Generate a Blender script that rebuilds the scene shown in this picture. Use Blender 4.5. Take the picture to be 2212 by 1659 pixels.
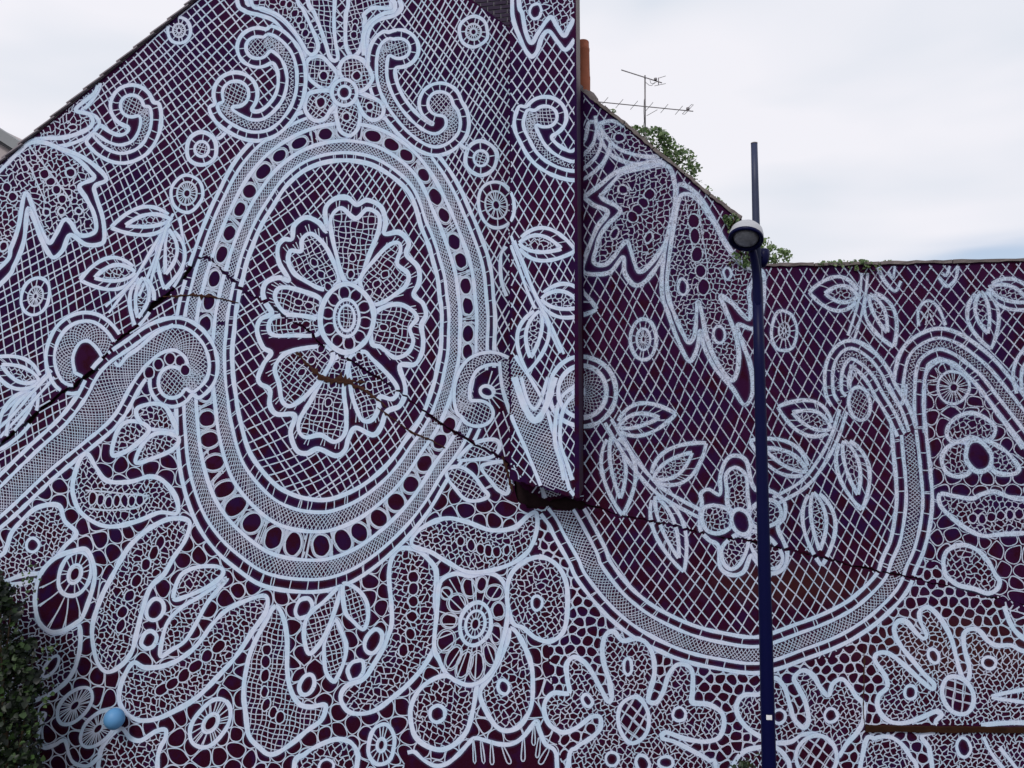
import bpy, math, random
import numpy as np
from mathutils import Vector, Matrix, geometry

random.seed(7)
RNG = np.random.default_rng(11)
for o in list(bpy.data.objects):
    bpy.data.objects.remove(o, do_unlink=True)
scene = bpy.context.scene
COL = scene.collection
rad = math.radians

# ------------------------------------------------------------------ camera
PW, PH = 2212.0, 1659.0            # survey units of the facade drawing
FPX = 1736.0
YAW, PITCH = rad(11.0), rad(5.0)
CAM = Vector((0.0, -13.0, 5.6))
cam_d = bpy.data.cameras.new("camera")
cam_d.sensor_width = 36.0
cam_d.lens = 36.0 * FPX / PW
cam_d.clip_start, cam_d.clip_end = 0.1, 3000.0
cam = bpy.data.objects.new("camera", cam_d)
COL.objects.link(cam)
cam.location = CAM
CROT = Matrix.Rotation(YAW, 3, 'Z') @ Matrix.Rotation(math.pi / 2 + PITCH, 3, 'X')
cam.rotation_euler = CROT.to_euler()
scene.camera = cam
R_ = np.array(CROT.col[0]); U_ = np.array(CROT.col[1]); F_ = -np.array(CROT.col[2])
C_ = np.array(CAM)

# ------------------------------------------------------------------ sky, sun, exposure
SUN_EL, SUN_AZ = rad(46.0), rad(-14.0)      # azimuth from -Y towards -X
sun_dir = Vector((math.sin(SUN_AZ) * math.cos(SUN_EL), -math.cos(SUN_AZ) * math.cos(SUN_EL), math.sin(SUN_EL)))
world = bpy.data.worlds.new("World"); scene.world = world; world.use_nodes = True
wt = world.node_tree; wt.nodes.clear()
def wn(t, **k):
    n = wt.nodes.new(t)
    for a, v in k.items(): setattr(n, a, v)
    return n
wl = wt.links.new
w_out = wn('ShaderNodeOutputWorld')
sky = wn('ShaderNodeTexSky', sky_type='NISHITA', sun_disc=False)
sky.sun_elevation = SUN_EL
sky.sun_rotation = math.atan2(sun_dir.x, sun_dir.y)
sky.air_density = 1.0; sky.dust_density = 1.0
bg1 = wn('ShaderNodeBackground'); bg1.inputs['Strength'].default_value = 0.12
wl(sky.outputs[0], bg1.inputs['Color'])
tc = wn('ShaderNodeTexCoord')
mp = wn('ShaderNodeMapping'); mp.inputs['Rotation'].default_value = (0.0, rad(12), rad(-8)); mp.inputs['Scale'].default_value = (1.3, 1.3, 4.4)
mp.inputs['Location'].default_value = (0.35, 0.2, 0.1)
wl(tc.outputs['Generated'], mp.inputs['Vector'])
nz = wn('ShaderNodeTexNoise'); nz.inputs['Scale'].default_value = 1.7; nz.inputs['Detail'].default_value = 3.5; nz.inputs['Roughness'].default_value = 0.45; nz.inputs['Distortion'].default_value = 0.3
wl(mp.outputs[0], nz.inputs['Vector'])
cr_ = wn('ShaderNodeValToRGB')
cr_.color_ramp.elements[0].position = 0.30; cr_.color_ramp.elements[0].color = (0.58, 0.67, 0.79, 1)
cr_.color_ramp.elements[1].position = 0.57; cr_.color_ramp.elements[1].color = (0.89, 0.885, 0.945, 1)
e = cr_.color_ramp.elements.new(0.44); e.color = (0.78, 0.81, 0.885, 1)
wl(nz.outputs['Fac'], cr_.inputs['Fac'])
bg2 = wn('ShaderNodeBackground'); bg2.inputs['Strength'].default_value = 1.0
wl(cr_.outputs['Color'], bg2.inputs['Color'])
# a thin break of blue low in the cloud to the right
sep = wn('ShaderNodeSeparateXYZ'); wl(tc.outputs['Generated'], sep.inputs[0])
def wmr(v, a, b, c, d):
    n = wn('ShaderNodeMapRange', interpolation_type='SMOOTHSTEP'); wl(v, n.inputs[0])
    for i, q in enumerate((a, b, c, d)): n.inputs[i + 1].default_value = q
    return n.outputs[0]
def wm(op, a, b):
    n = wn('ShaderNodeMath', operation=op)
    for i, v in enumerate((a, b)):
        if isinstance(v, float): n.inputs[i].default_value = v
        else: wl(v, n.inputs[i])
    return n.outputs[0]
mp2 = wn('ShaderNodeMapping'); mp2.inputs['Scale'].default_value = (2.2, 2.2, 16.0)
wl(tc.outputs['Generated'], mp2.inputs['Vector'])
nz2 = wn('ShaderNodeTexNoise'); nz2.inputs['Scale'].default_value = 1.6; nz2.inputs['Detail'].default_value = 3.0
wl(mp2.outputs[0], nz2.inputs['Vector'])
band = wm('MULTIPLY', wm('MULTIPLY', wmr(sep.outputs['Z'], 0.176, 0.200, 0.0, 1.0), wmr(sep.outputs['Z'], 0.212, 0.240, 1.0, 0.0)), wmr(sep.outputs['X'], 0.20, 0.34, 0.0, 1.0))
band = wm('MULTIPLY', band, wmr(nz2.outputs['Fac'], 0.30, 0.60, 0.35, 1.0))
mr_out = wm('SUBTRACT', 1.0, wm('MULTIPLY', band, 0.7))
mx = wn('ShaderNodeMixShader')
wl(mr_out, mx.inputs[0]); wl(bg1.outputs[0], mx.inputs[1]); wl(bg2.outputs[0], mx.inputs[2])
wl(mx.outputs[0], w_out.inputs['Surface'])

sd = bpy.data.lights.new("sun", 'SUN'); sd.energy = 1.5; sd.angle = rad(14); sd.color = (1.0, 0.965, 0.93)
so = bpy.data.objects.new("sun", sd); COL.objects.link(so)
so.rotation_euler = (-sun_dir).to_track_quat('-Z', 'Y').to_euler(); so.location = (0, -20, 30)

scene.view_settings.view_transform = 'Standard'
scene.view_settings.look = 'None'
scene.view_settings.exposure = 0.0
scene.view_settings.gamma = 1.0
scene.view_settings.use_curve_mapping = False
scene.render.engine = 'CYCLES'
scene.render.resolution_x, scene.render.resolution_y = 1024, 768
scene.cycles.max_bounces = 4
scene.cycles.diffuse_bounces = 2
scene.cycles.transparent_max_bounces = 14

# ------------------------------------------------------------------ helpers
def ray(p):
    p = np.atleast_2d(np.asarray(p, float))
    return F_[None] + R_[None] * ((p[:, 0:1] - PW / 2) / FPX) + U_[None] * ((PH / 2 - p[:, 1:2]) / FPX)
def on(p, Y=0.0):
    """survey units -> points on the vertical plane y = Y"""
    d = ray(p); t = (Y - C_[1]) / d[:, 1]
    return C_[None] + d * t[:, None]
def at(x, y, Y=0.0):
    return Vector(on([(x, y)], Y)[0])
def proj(P):
    v = np.asarray(P, float) - C_
    z = v @ F_
    return np.array([PW / 2 + FPX * (v @ R_) / z, PH / 2 - FPX * (v @ U_) / z])

def tag(o, label=None, cat=None, group=None, kind=None):
    if label: o['label'] = label
    if cat: o['category'] = cat
    if group: o['group'] = group
    if kind: o['kind'] = kind
    return o
def empty(name, loc=(0, 0, 0), parent=None):
    o = bpy.data.objects.new(name, None); COL.objects.link(o); o.location = loc
    o.empty_display_size = 0.2
    if parent: o.parent = parent
    return o
def mesh_obj(name, verts, faces, mat, parent=None, smooth=False):
    me = bpy.data.meshes.new(name); me.from_pydata([tuple(v) for v in verts], [], faces); me.update()
    if mat: me.materials.append(mat)
    if smooth: me.polygons.foreach_set('use_smooth', [True] * len(me.polygons))
    o = bpy.data.objects.new(name, me); COL.objects.link(o)
    if parent:
        o.parent = parent; o.matrix_parent_inverse = Matrix.Translation(-Vector(root_loc(parent)))
    return o
def root_loc(p):
    return Vector(p.location)      # things sit at the top level; parts keep world coordinates
def box(x0, x1, y0, y1, z0, z1, V, F):
    b = len(V)
    V += [(x0,y0,z0),(x1,y0,z0),(x1,y1,z0),(x0,y1,z0),(x0,y0,z1),(x1,y0,z1),(x1,y1,z1),(x0,y1,z1)]
    F += [(b,b+1,b+5,b+4),(b+1,b+2,b+6,b+5),(b+2,b+3,b+7,b+6),(b+3,b,b+4,b+7),(b+4,b+5,b+6,b+7),(b+3,b+2,b+1,b)]
def tube(path, radii, V, F, n=10, caps=True):
    path = [Vector(p) for p in path]; b0 = len(V); m = len(path)
    ref = Vector((0.31, 0.17, 0.93))
    if np.isscalar(radii): radii = [radii] * m
    for i, p in enumerate(path):
        d = (path[min(i + 1, m - 1)] - path[max(i - 1, 0)]).normalized()
        if abs(d.dot(ref)) > 0.98: ref = Vector((0.9, 0.3, 0.1))
        a = d.cross(ref).normalized(); c = d.cross(a)
        for k in range(n):
            t = 2 * math.pi * k / n
            V.append(tuple(p + (a * math.cos(t) + c * math.sin(t)) * radii[i]))
    for i in range(m - 1):
        for k in range(n):
            F.append((b0 + i*n + k, b0 + i*n + (k+1) % n, b0 + (i+1)*n + (k+1) % n, b0 + (i+1)*n + k))
    if caps:
        F.append(tuple(b0 + k for k in range(n))[::-1]); F.append(tuple(b0 + (m-1)*n + k for k in range(n)))
def lathe(profile, V, F, n=32, M=Matrix.Identity(4)):
    b0 = len(V)
    for r, z in profile:
        for k in range(n):
            t = 2 * math.pi * k / n
            V.append(tuple(M @ Vector((r * math.cos(t), r * math.sin(t), z))))
    for i in range(len(profile) - 1):
        for k in range(n):
            F.append((b0 + i*n + k, b0 + i*n + (k+1) % n, b0 + (i+1)*n + (k+1) % n, b0 + (i+1)*n + k))

# ------------------------------------------------------------------ materials
def new_mat(name):
    m = bpy.data.materials.new(name); m.use_nodes = True
    nt = m.node_tree; b = nt.nodes['Principled BSDF']
    return m, nt, b
def nd(nt, t, **k):
    n = nt.nodes.new(t)
    for a, v in k.items(): setattr(n, a, v)
    return n
def noise(nt, vec, scale, detail=3.0, rough=0.55, dist=0.0):
    n = nd(nt, 'ShaderNodeTexNoise'); n.inputs['Scale'].default_value = scale; n.inputs['Detail'].default_value = detail
    n.inputs['Roughness'].default_value = rough; n.inputs['Distortion'].default_value = dist
    nt.links.new(vec, n.inputs['Vector']); return n.outputs['Fac']
def maprange(nt, val, a, b, c=0.0, d=1.0, smooth=True):
    n = nd(nt, 'ShaderNodeMapRange'); n.interpolation_type = 'SMOOTHSTEP' if smooth else 'LINEAR'
    nt.links.new(val, n.inputs[0])
    for i, v in enumerate((a, b, c, d)):
        if hasattr(v, 'links') or not isinstance(v, (int, float)): nt.links.new(v, n.inputs[i + 1])
        else: n.inputs[i + 1].default_value = v
    return n.outputs[0]
def mixc(nt, fac, a, b, blend='MIX'):
    n = nd(nt, 'ShaderNodeMix', data_type='RGBA', blend_type=blend)
    for s, v in ((0, fac), (6, a), (7, b)):
        if isinstance(v, (int, float)): n.inputs[s].default_value = v
        elif isinstance(v, tuple): n.inputs[s].default_value = (*v, 1.0)
        else: nt.links.new(v, n.inputs[s])
    return n.outputs[2]
def mth(nt, op, a, b=None, clamp=False):
    n = nd(nt, 'ShaderNodeMath', operation=op); n.use_clamp = clamp
    for i, v in enumerate((a, b)):
        if v is None: continue
        if isinstance(v, (int, float)): n.inputs[i].default_value = v
        else: nt.links.new(v, n.inputs[i])
    return n.outputs[0]
def bump(nt, b, h, strength=0.3, dist=0.01):
    n = nd(nt, 'ShaderNodeBump'); n.inputs['Strength'].default_value = strength; n.inputs['Distance'].default_value = dist
    nt.links.new(h, n.inputs['Height']); nt.links.new(n.outputs[0], b.inputs['Normal'])

X_BREAST_R = at(1259, 700, 0.0).x
STAIN = at(1700, 1262, 0.0)
STAIN2 = at(2060, 1400, 0.0)
def wall_colour(nt):
    """plum masonry paint, patchy between violet, navy and maroon, with brown bare patches"""
    g = nd(nt, 'ShaderNodeNewGeometry'); pos = g.outputs['Position']
    n1 = noise(nt, pos, 0.55, 2.0, 0.6); n2 = noise(nt, pos, 3.2, 3.0, 0.6); n3 = noise(nt, pos, 38.0, 2.0, 0.7)
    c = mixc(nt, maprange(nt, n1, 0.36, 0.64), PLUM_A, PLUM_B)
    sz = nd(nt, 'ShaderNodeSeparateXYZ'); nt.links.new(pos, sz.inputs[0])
    low = mth(nt, 'ADD', n2, maprange(nt, sz.outputs['Z'], 0.5, 11.5, 0.16, -0.10, False))   # maroon share rises towards the bottom
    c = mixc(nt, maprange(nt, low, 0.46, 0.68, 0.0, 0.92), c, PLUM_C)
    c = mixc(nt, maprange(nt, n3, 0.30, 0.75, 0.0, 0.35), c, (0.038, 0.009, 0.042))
    # worn brown patches under the old roof line
    for S, ax, az in ((STAIN, 1.7, 0.38), (STAIN2, 1.5, 0.6)):
        sub = nd(nt, 'ShaderNodeVectorMath', operation='SUBTRACT'); nt.links.new(pos, sub.inputs[0]); sub.inputs[1].default_value = S
        mul = nd(nt, 'ShaderNodeVectorMath', operation='MULTIPLY'); nt.links.new(sub.outputs[0], mul.inputs[0]); mul.inputs[1].default_value = (1 / ax, 0.0, 1 / az)
        ln = nd(nt, 'ShaderNodeVectorMath', operation='LENGTH'); nt.links.new(mul.outputs[0], ln.inputs[0])
        d = mth(nt, 'ADD', ln.outputs['Value'], mth(nt, 'MULTIPLY', mth(nt, 'SUBTRACT', n2, 0.5), 2.2))
        c = mixc(nt, maprange(nt, d, 0.30, 1.15, 0.62, 0.0), c, (0.052, 0.017, 0.013))
    return c, pos, n3
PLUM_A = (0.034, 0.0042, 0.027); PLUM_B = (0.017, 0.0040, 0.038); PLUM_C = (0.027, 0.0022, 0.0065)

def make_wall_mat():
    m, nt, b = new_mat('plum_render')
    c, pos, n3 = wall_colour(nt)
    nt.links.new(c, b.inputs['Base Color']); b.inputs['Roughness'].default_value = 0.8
    b.inputs['Specular IOR Level'].default_value = 0.04
    return m
def lace_nodes(nt):
    g = nd(nt, 'ShaderNodeNewGeometry'); pos = g.outputs['Position']
    sx = nd(nt, 'ShaderNodeSeparateXYZ'); nt.links.new(pos, sx.inputs[0])
    worn = maprange(nt, sx.outputs['X'], X_BREAST_R - 0.05, X_BREAST_R + 0.1, 0.0, 1.0)
    worn = mth(nt, 'MULTIPLY', worn, maprange(nt, sx.outputs['Z'], at(1500, 1420).z, at(1500, 850).z, 0.25, 1.0))
    fine = noise(nt, pos, 60.0, 2.0, 0.7); mid = noise(nt, pos, 13.0, 2.0, 0.65)
    wcol = mixc(nt, maprange(nt, noise(nt, pos, 2.1, 2.0, 0.6), 0.35, 0.65), WHITE_A, WHITE_B)
    grain = mth(nt, 'SUBTRACT', mth(nt, 'ADD', mth(nt, 'MULTIPLY', fine, 0.6), mth(nt, 'MULTIPLY', mid, 0.4)), 0.5)
    return pos, worn, fine, mid, wcol, grain
def make_lace_mat():
    """solid body of the brush lines, rubbed through to the plum on the rough right-hand wall"""
    m, nt, b = new_mat('white_lace_paint')
    pos, worn, fine, mid, wcol, grain = lace_nodes(nt)
    lost = mth(nt, 'MULTIPLY', worn, maprange(nt, mth(nt, 'ADD', grain, 0.5), 0.44, 0.66, 0.06, 0.85))
    p = nd(nt, 'ShaderNodeAttribute', attribute_name='paint').outputs['Fac']       # how loaded the brush was
    lost = mth(nt, 'ADD', mth(nt, 'ADD', lost, maprange(nt, mid, 0.30, 0.62, 0.10, 0.0)), mth(nt, 'SUBTRACT', 1.0, p), True)
    nt.links.new(mixc(nt, lost, wcol, (0.045, 0.020, 0.055)), b.inputs['Base Color'])
    b.inputs['Roughness'].default_value = 0.85; b.inputs['Specular IOR Level'].default_value = 0.12
    return m
def make_edge_mat():
    """ragged edge and thin overspray beside each cord"""
    m, nt, b = new_mat('lace_paint_edge')
    pos, worn, fine, mid, wcol, grain = lace_nodes(nt)
    p = nd(nt, 'ShaderNodeAttribute', attribute_name='paint').outputs['Fac']
    q = mth(nt, 'ADD', p, mth(nt, 'MULTIPLY', grain, mth(nt, 'ADD', 0.6, mth(nt, 'MULTIPLY', worn, 0.9))))
    k = maprange(nt, q, 0.26, 0.74)
    k = mth(nt, 'MULTIPLY', k, mth(nt, 'SUBTRACT', 1.0, mth(nt, 'MULTIPLY', worn, 0.3)))
    k = mth(nt, 'MAXIMUM', k, mth(nt, 'MINIMUM', mth(nt, 'MULTIPLY', p, 0.7), 0.07))
    wcol = mixc(nt, maprange(nt, p, 0.10, 0.8), (0.34, 0.42, 0.80), wcol)
    nt.links.new(wcol, b.inputs['Base Color'])
    b.inputs['Roughness'].default_value = 0.85; b.inputs['Specular IOR Level'].default_value = 0.12
    tr = nd(nt, 'ShaderNodeBsdfTransparent'); mx = nd(nt, 'ShaderNodeMixShader')
    nt.links.new(k, mx.inputs[0]); nt.links.new(tr.outputs[0], mx.inputs[1]); nt.links.new(b.outputs[0], mx.inputs[2])
    nt.links.new(mx.outputs[0], nt.nodes['Material Output'].inputs['Surface'])
    return m
WHITE_A = (0.56, 0.705, 0.865); WHITE_B = (0.67, 0.725, 0.875)
def plain(name, col, rough=0.7, spec=0.3, metal=0.0, var=0.25, scale=14.0, bmp=0.2):
    m, nt, b = new_mat(name)
    g = nd(nt, 'ShaderNodeNewGeometry')
    n = noise(nt, g.outputs['Position'], scale, 4.0, 0.62)
    c = mixc(nt, n, tuple(v * (1 - var) for v in col), tuple(min(1, v * (1 + var)) for v in col))
    nt.links.new(c, b.inputs['Base Color']); b.inputs['Roughness'].default_value = rough
    b.inputs['Specular IOR Level'].default_value = spec; b.inputs['Metallic'].default_value = metal
    if bmp: bump(nt, b, n, bmp, 0.01)
    return m
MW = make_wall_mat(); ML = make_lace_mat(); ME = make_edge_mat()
M_core = plain('broken_mortar', (0.020, 0.011, 0.013), 0.95, 0.1, var=0.6, scale=9, bmp=0.8)
M_scar = plain('bare_brown_render', (0.050, 0.022, 0.016), 0.95, 0.1, var=0.8, scale=22, bmp=0.9)
M_rust = plain('rusty_beam', (0.026, 0.0095, 0.004), 0.9, 0.15, var=0.7, scale=8, bmp=0.6)
M_brick = plain('dark_painted_brick', (0.040, 0.026, 0.055), 0.8, 0.25, var=0.5, scale=7, bmp=0.5)
M_mortar = plain('pale_mortar', (0.20, 0.20, 0.21), 0.95, 0.1, var=0.5, scale=30, bmp=0.6)
M_slate = plain('slate', (0.24, 0.205, 0.225), 0.65, 0.35, var=0.3, scale=12, bmp=0.2)
M_coping = plain('cement_coping', (0.17, 0.145, 0.14), 0.95, 0.1, var=0.5, scale=18, bmp=0.6)
M_terra = plain('terracotta', (0.34, 0.105, 0.055), 0.75, 0.25, var=0.3, scale=9, bmp=0.15)
M_post = plain('navy_enamel', (0.0016, 0.0024, 0.036), 0.42, 0.12, var=0.15, scale=5, bmp=0.0)
M_mast = plain('glare_pale_navy_paint', (0.022, 0.030, 0.075), 0.5, 0.4, var=0.2, scale=6, bmp=0.0)  # column navy made paler, glare of the sky put into the colour
M_head = plain('pale_aluminium', (0.42, 0.42, 0.45), 0.4, 0.5, var=0.1, scale=6, bmp=0.0)
M_lens = plain('dusty_lamp_glass', (0.26, 0.27, 0.30), 0.15, 0.5, var=0.4, scale=30, bmp=0.0)
M_stick = plain('white_sticker', (0.78, 0.78, 0.80), 0.6, 0.3, var=0.03, bmp=0.0)
M_alu = plain('weathered_aluminium', (0.23, 0.21, 0.22), 0.45, 0.5, metal=0.3, var=0.2, bmp=0.0)
M_globe = plain('pale_blue_plastic', (0.105, 0.29, 0.54), 0.5, 0.4, var=0.06, scale=3, bmp=0.0)
M_zinc = plain('zinc_fascia', (0.24, 0.25, 0.26), 0.6, 0.4, var=0.1, scale=2, bmp=0.05)
M_nwall = plain('pinkish_render', (0.42, 0.37, 0.37), 0.9, 0.2, var=0.1, scale=3, bmp=0.1)
M_gutter = plain('dark_gutter', (0.012, 0.013, 0.018), 0.6, 0.3, var=0.2, bmp=0.0)
M_ground = plain('asphalt', (0.055, 0.052, 0.055), 0.9, 0.2, var=0.4, scale=3, bmp=0.3)
M_bark = plain('ivy_stem', (0.06, 0.04, 0.025), 0.9, 0.2, var=0.4, bmp=0.4)
def side_mat():
    m, nt, b = new_mat('breast_return')
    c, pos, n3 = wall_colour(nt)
    sx = nd(nt, 'ShaderNodeSeparateXYZ'); nt.links.new(pos, sx.inputs[0])
    z = mth(nt, 'ADD', sx.outputs['Z'], mth(nt, 'MULTIPLY', mth(nt, 'SUBTRACT', noise(nt, pos, 4.0, 3.0), 0.5), 0.5))
    f = maprange(nt, z, at(1250, 205, -0.3).z - 0.15, at(1250, 150, -0.3).z + 0.15)
    grey = mixc(nt, noise(nt, pos, 12.0, 4.0, 0.65), (0.16, 0.135, 0.13), (0.30, 0.26, 0.25))
    nt.links.new(mixc(nt, f, c, grey), b.inputs['Base Color']); b.inputs['Roughness'].default_value = 0.9
    bump(nt, b, n3, 0.5, 0.012)
    return m
M_side = side_mat()
def leaf_mat(name, lo, hi, trans=0.35):
    m, nt, b = new_mat(name)
    a = nd(nt, 'ShaderNodeAttribute', attribute_name='tone')
    c = mixc(nt, a.outputs['Fac'], lo, hi)
    nt.links.new(c, b.inputs['Base Color']); b.inputs['Roughness'].default_value = 0.45; b.inputs['Specular IOR Level'].default_value = 0.4
    t = nd(nt, 'ShaderNodeBsdfTranslucent'); nt.links.new(c, t.inputs['Color'])
    mx = nd(nt, 'ShaderNodeMixShader'); mx.inputs[0].default_value = trans
    nt.links.new(b.outputs[0], mx.inputs[1]); nt.links.new(t.outputs[0], mx.inputs[2])
    nt.links.new(mx.outputs[0], nt.nodes['Material Output'].inputs['Surface'])
    return m
M_ivy = leaf_mat('ivy_leaf', (0.040, 0.095, 0.028), (0.27, 0.36, 0.15))
M_bush = leaf_mat('dark_shrub_leaf', (0.0025, 0.006, 0.0025), (0.075, 0.150, 0.035), 0.15)

# ================================================================== STRUCTURE
V, F = [], []
V = [(-600, -600, 0), (600, -600, 0), (600, 600, 0), (-600, 600, 0)]
g_ = mesh_obj('ground', V, [(0, 1, 2, 3)], M_ground); tag(g_, kind='structure')

HOUSE = empty('painted_house', (at(1000, 1000).x, 0.0, 0.0))
tag(HOUSE, 'tall gable wall with chimney breast, plum render covered in painted white lace', 'house')

def cr(pts, closed=False, step=4.0):
    """Catmull-Rom through pts, resampled"""
    P = np.asarray(pts, float); n = len(P)
    if n < 3 and not closed:
        L = np.hypot(*(P[-1] - P[0])); k = max(2, int(L / step) + 1)
        return P[0] + (P[-1] - P[0]) * np.linspace(0, 1, k)[:, None]
    if closed: Q = np.vstack([P[-1], P, P[0], P[1]]); m = n
    else: Q = np.vstack([2 * P[0] - P[1], P, 2 * P[-1] - P[-2]]); m = n - 1
    out = []
    for i in range(m):
        a, b, c, d = Q[i], Q[i + 1], Q[i + 2], Q[i + 3]
        k = max(1, int(math.ceil(np.hypot(c[0] - b[0], c[1] - b[1]) / step)))
        t = (np.arange(k) / k)[:, None]
        out.append(0.5 * (2 * b + (c - a) * t + (2 * a - 5 * b + 4 * c - d) * t ** 2 + (3 * b - a - 3 * c + d) * t ** 3))
    out.append(Q[m + 1][None] if not closed else P[0][None])
    return np.vstack(out)

TOP = [(-160, 489), (0, 355), (425, 0), (707, -231), (1020, 0), (1100, 60), (1253, 193), (1268, 206), (1311, 241), (1348, 268), (1392, 309),
       (1429, 337), (1478, 376), (1532, 422), (1574, 455), (1614, 482), (1638, 503), (1640, 574.5), (1760, 573), (1900, 570.5), (2212, 563), (2372, 559)]
CRACK = np.array([(-170, 1112, 6), (0, 962, 7), (60, 910, 9), (120, 862, 8), (170, 822, 11), (205, 795, 9), (230, 765, 5), (260, 735, 6), (300, 700, 9),
    (330, 664, 14), (360, 640, 17), (390, 608, 15), (412, 575, 11), (426, 558, 6), (450, 558, 4), (485, 588, 4), (530, 630, 5), (565, 650, 4), (600, 672, 7), (660, 708, 7),
    (692, 742, 6), (740, 768, 7), (790, 800, 5), (840, 830, 6), (880, 862, 6), (930, 896, 7), (970, 925, 8), (1015, 950, 7), (1060, 975, 5), (1100, 1000, 8),
    (1130, 1070, 26), (1190, 1085, 30), (1250, 1090, 22), (1266, 1090, 9), (1310, 1104, 7), (1370, 1120, 6), (1420, 1130, 7), (1500, 1148, 6), (1570, 1162, 7), (1640, 1172, 6),  # crack widened under the breast: its shadow shaped as a dark gap
    (1700, 1185, 6), (1780, 1205, 7), (1860, 1225, 8), (1960, 1245, 6), (2060, 1268, 7), (2212, 1305, 6), (2382, 1347, 6)], float)
ck = cr(CRACK, step=4.5)
dv = np.gradient(ck[:, :2], axis=0); dv /= np.hypot(dv[:, 0], dv[:, 1])[:, None]
nn_ = np.stack([-dv[:, 1], dv[:, 0]], 1)            # pointing down
def rough(n, a, b):
    x = np.arange(n); return (a * np.interp(x, np.arange(0, n + 9, 7), RNG.normal(0, 1, len(np.arange(0, n + 9, 7)))) + b * RNG.normal(0, 1, n))[:, None]
fk = np.where(ck[:, 0:1] < 420, 0.8, np.where((ck[:, 0:1] > 1110) & (ck[:, 0:1] < 1262), 0.9, 0.42))
th = np.maximum(1.2, ck[:, 2:3] * fk * (1 + rough(len(ck), 0.35, 0.12)))
wob = rough(len(ck), 1.9, 0.6)
CK_UP = ck[:, :2] + nn_ * (wob - th / 2)
CK_LO = ck[:, :2] + nn_ * (wob + th / 2 + rough(len(ck), 0.5, 0.4))

def slab(name, poly3, depth, mat, edge_mat, parent):
    """extruded wall slab: front polygon (list of 3d points on y = const) pushed back by depth"""
    n = len(poly3)
    tris = geometry.tessellate_polygon([[Vector((p[0], p[2], 0)) for p in poly3]])
    V = [tuple(p) for p in poly3] + [(p[0], p[1] + depth, p[2]) for p in poly3]
    F = []
    for t in tris:
        a, b, c = [Vector((poly3[i][0], poly3[i][2])) for i in t]
        cross = (b - a).x * (c - a).y - (b - a).y * (c - a).x
        F.append(tuple(t) if cross > 0 else tuple(t)[::-1])
    nf = len(F)
    F += [(i, (i + 1) % n, n + (i + 1) % n, n + i) for i in range(n)]
    o = mesh_obj(name, V, F, mat, parent)
    o.data.materials.append(edge_mat)
    for k, p in enumerate(o.data.polygons):
        if k >= nf: p.material_index = 1
    return o
top_d = []
for i in range(len(TOP) - 1):                       # slightly uneven top edge on the right
    a, b = np.array(TOP[i], float), np.array(TOP[i + 1], float)
    k = max(1, int(np.hypot(*(b - a)) / 9)) if a[0] > 1250 else 1
    for j in range(k):
        q = a + (b - a) * j / k
        if a[0] > 1250 and j: q = q + RNG.normal(0, 0.9, 2)
        top_d.append(q)
top_d.append(np.array(TOP[-1], float))
upper_px = np.vstack([np.array(top_d), CK_UP[::-1]])
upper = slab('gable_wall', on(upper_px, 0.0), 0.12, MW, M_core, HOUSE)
lo3 = list(on(CK_LO, 0.0))
lo3 = lo3 + [np.array((lo3[-1][0], 0.0, -0.4)), np.array((lo3[0][0], 0.0, -0.4))]
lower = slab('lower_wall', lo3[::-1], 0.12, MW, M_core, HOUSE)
# solid masonry behind the two render coats
core_px = np.vstack([np.array(top_d) + np.array([0, 1.0]), [(2372, 1500)], [(-160, 1500)]])
core3 = [Vector(p) + Vector((0, 0.10, -0.01)) for p in on(core_px, 0.0)]
core3[-2].z = -0.4; core3[-1].z = -0.4
slab('masonry_core', core3, 0.30, M_core, M_coping, HOUSE)

# roof slopes behind the gable
def roof_sheet(name, a, b, dep):
    A, B = at(*a, 0.02), at(*b, 0.02)
    n = Vector((-(B - A).z, 0, (B - A).x)).normalized()
    if n.z < 0: n = -n
    V = []
    for P in (A, B):
        for y in (0.0, dep):
            for k in (0.012, 0.07):
                V.append(tuple(P + Vector((0, y, 0)) + n * k))
    F = [(0, 4, 6, 2), (1, 3, 7, 5), (0, 1, 5, 4), (2, 6, 7, 3), (0, 2, 3, 1), (4, 5, 7, 6)]
    return mesh_obj(name, V, F, M_slate, HOUSE)
roof_sheet('roof', (-160, 489), (707, -231), 7.0)
roof_sheet('roof', (707, -231), (1253, 193), 7.0)

# stepped verge slates on the left rake
A, B = at(-160, 489, 0.0), at(560, -111, 0.0)
d = (B - A).normalized(); n = Vector((-d.z, 0, d.x))
if n.z < 0: n = -n
stepL = (at(440/4, 1005/4) - at(580/4, 885/4)).length
off = ((at(440/4, 1005/4) - A).dot(d)) % stepL
me_t = None
k = 0
s = off - stepL
while s < (B - A).length:
    if me_t is None:
        V, F = [], []
        Lt = stepL * 1.18
        for (u, w) in ((0, 0.045), (Lt, 0.004)):
            for y in (-0.055, 0.25):
                for h in (0.0, 0.024):
                    V.append(tuple(d * u + n * (w + h) + Vector((0, y, 0))))
        F = [(0, 4, 6, 2), (1, 3, 7, 5), (0, 1, 5, 4), (2, 6, 7, 3), (0, 2, 3, 1), (4, 5, 7, 6)]
        o = mesh_obj('verge_slate', V, F, M_slate, HOUSE); me_t = o.data
    else:
        o = bpy.data.objects.new('verge_slate', me_t); COL.objects.link(o); o.parent = HOUSE; o.matrix_parent_inverse = Matrix.Translation(-HOUSE.location)
    o.location = A + d * s + n * random.uniform(-0.004, 0.006) + Vector((0, random.uniform(-0.006, 0.006), 0))
    o.rotation_euler = (0, random.uniform(-0.012, 0.012), 0)
    s += stepL; k += 1

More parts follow.
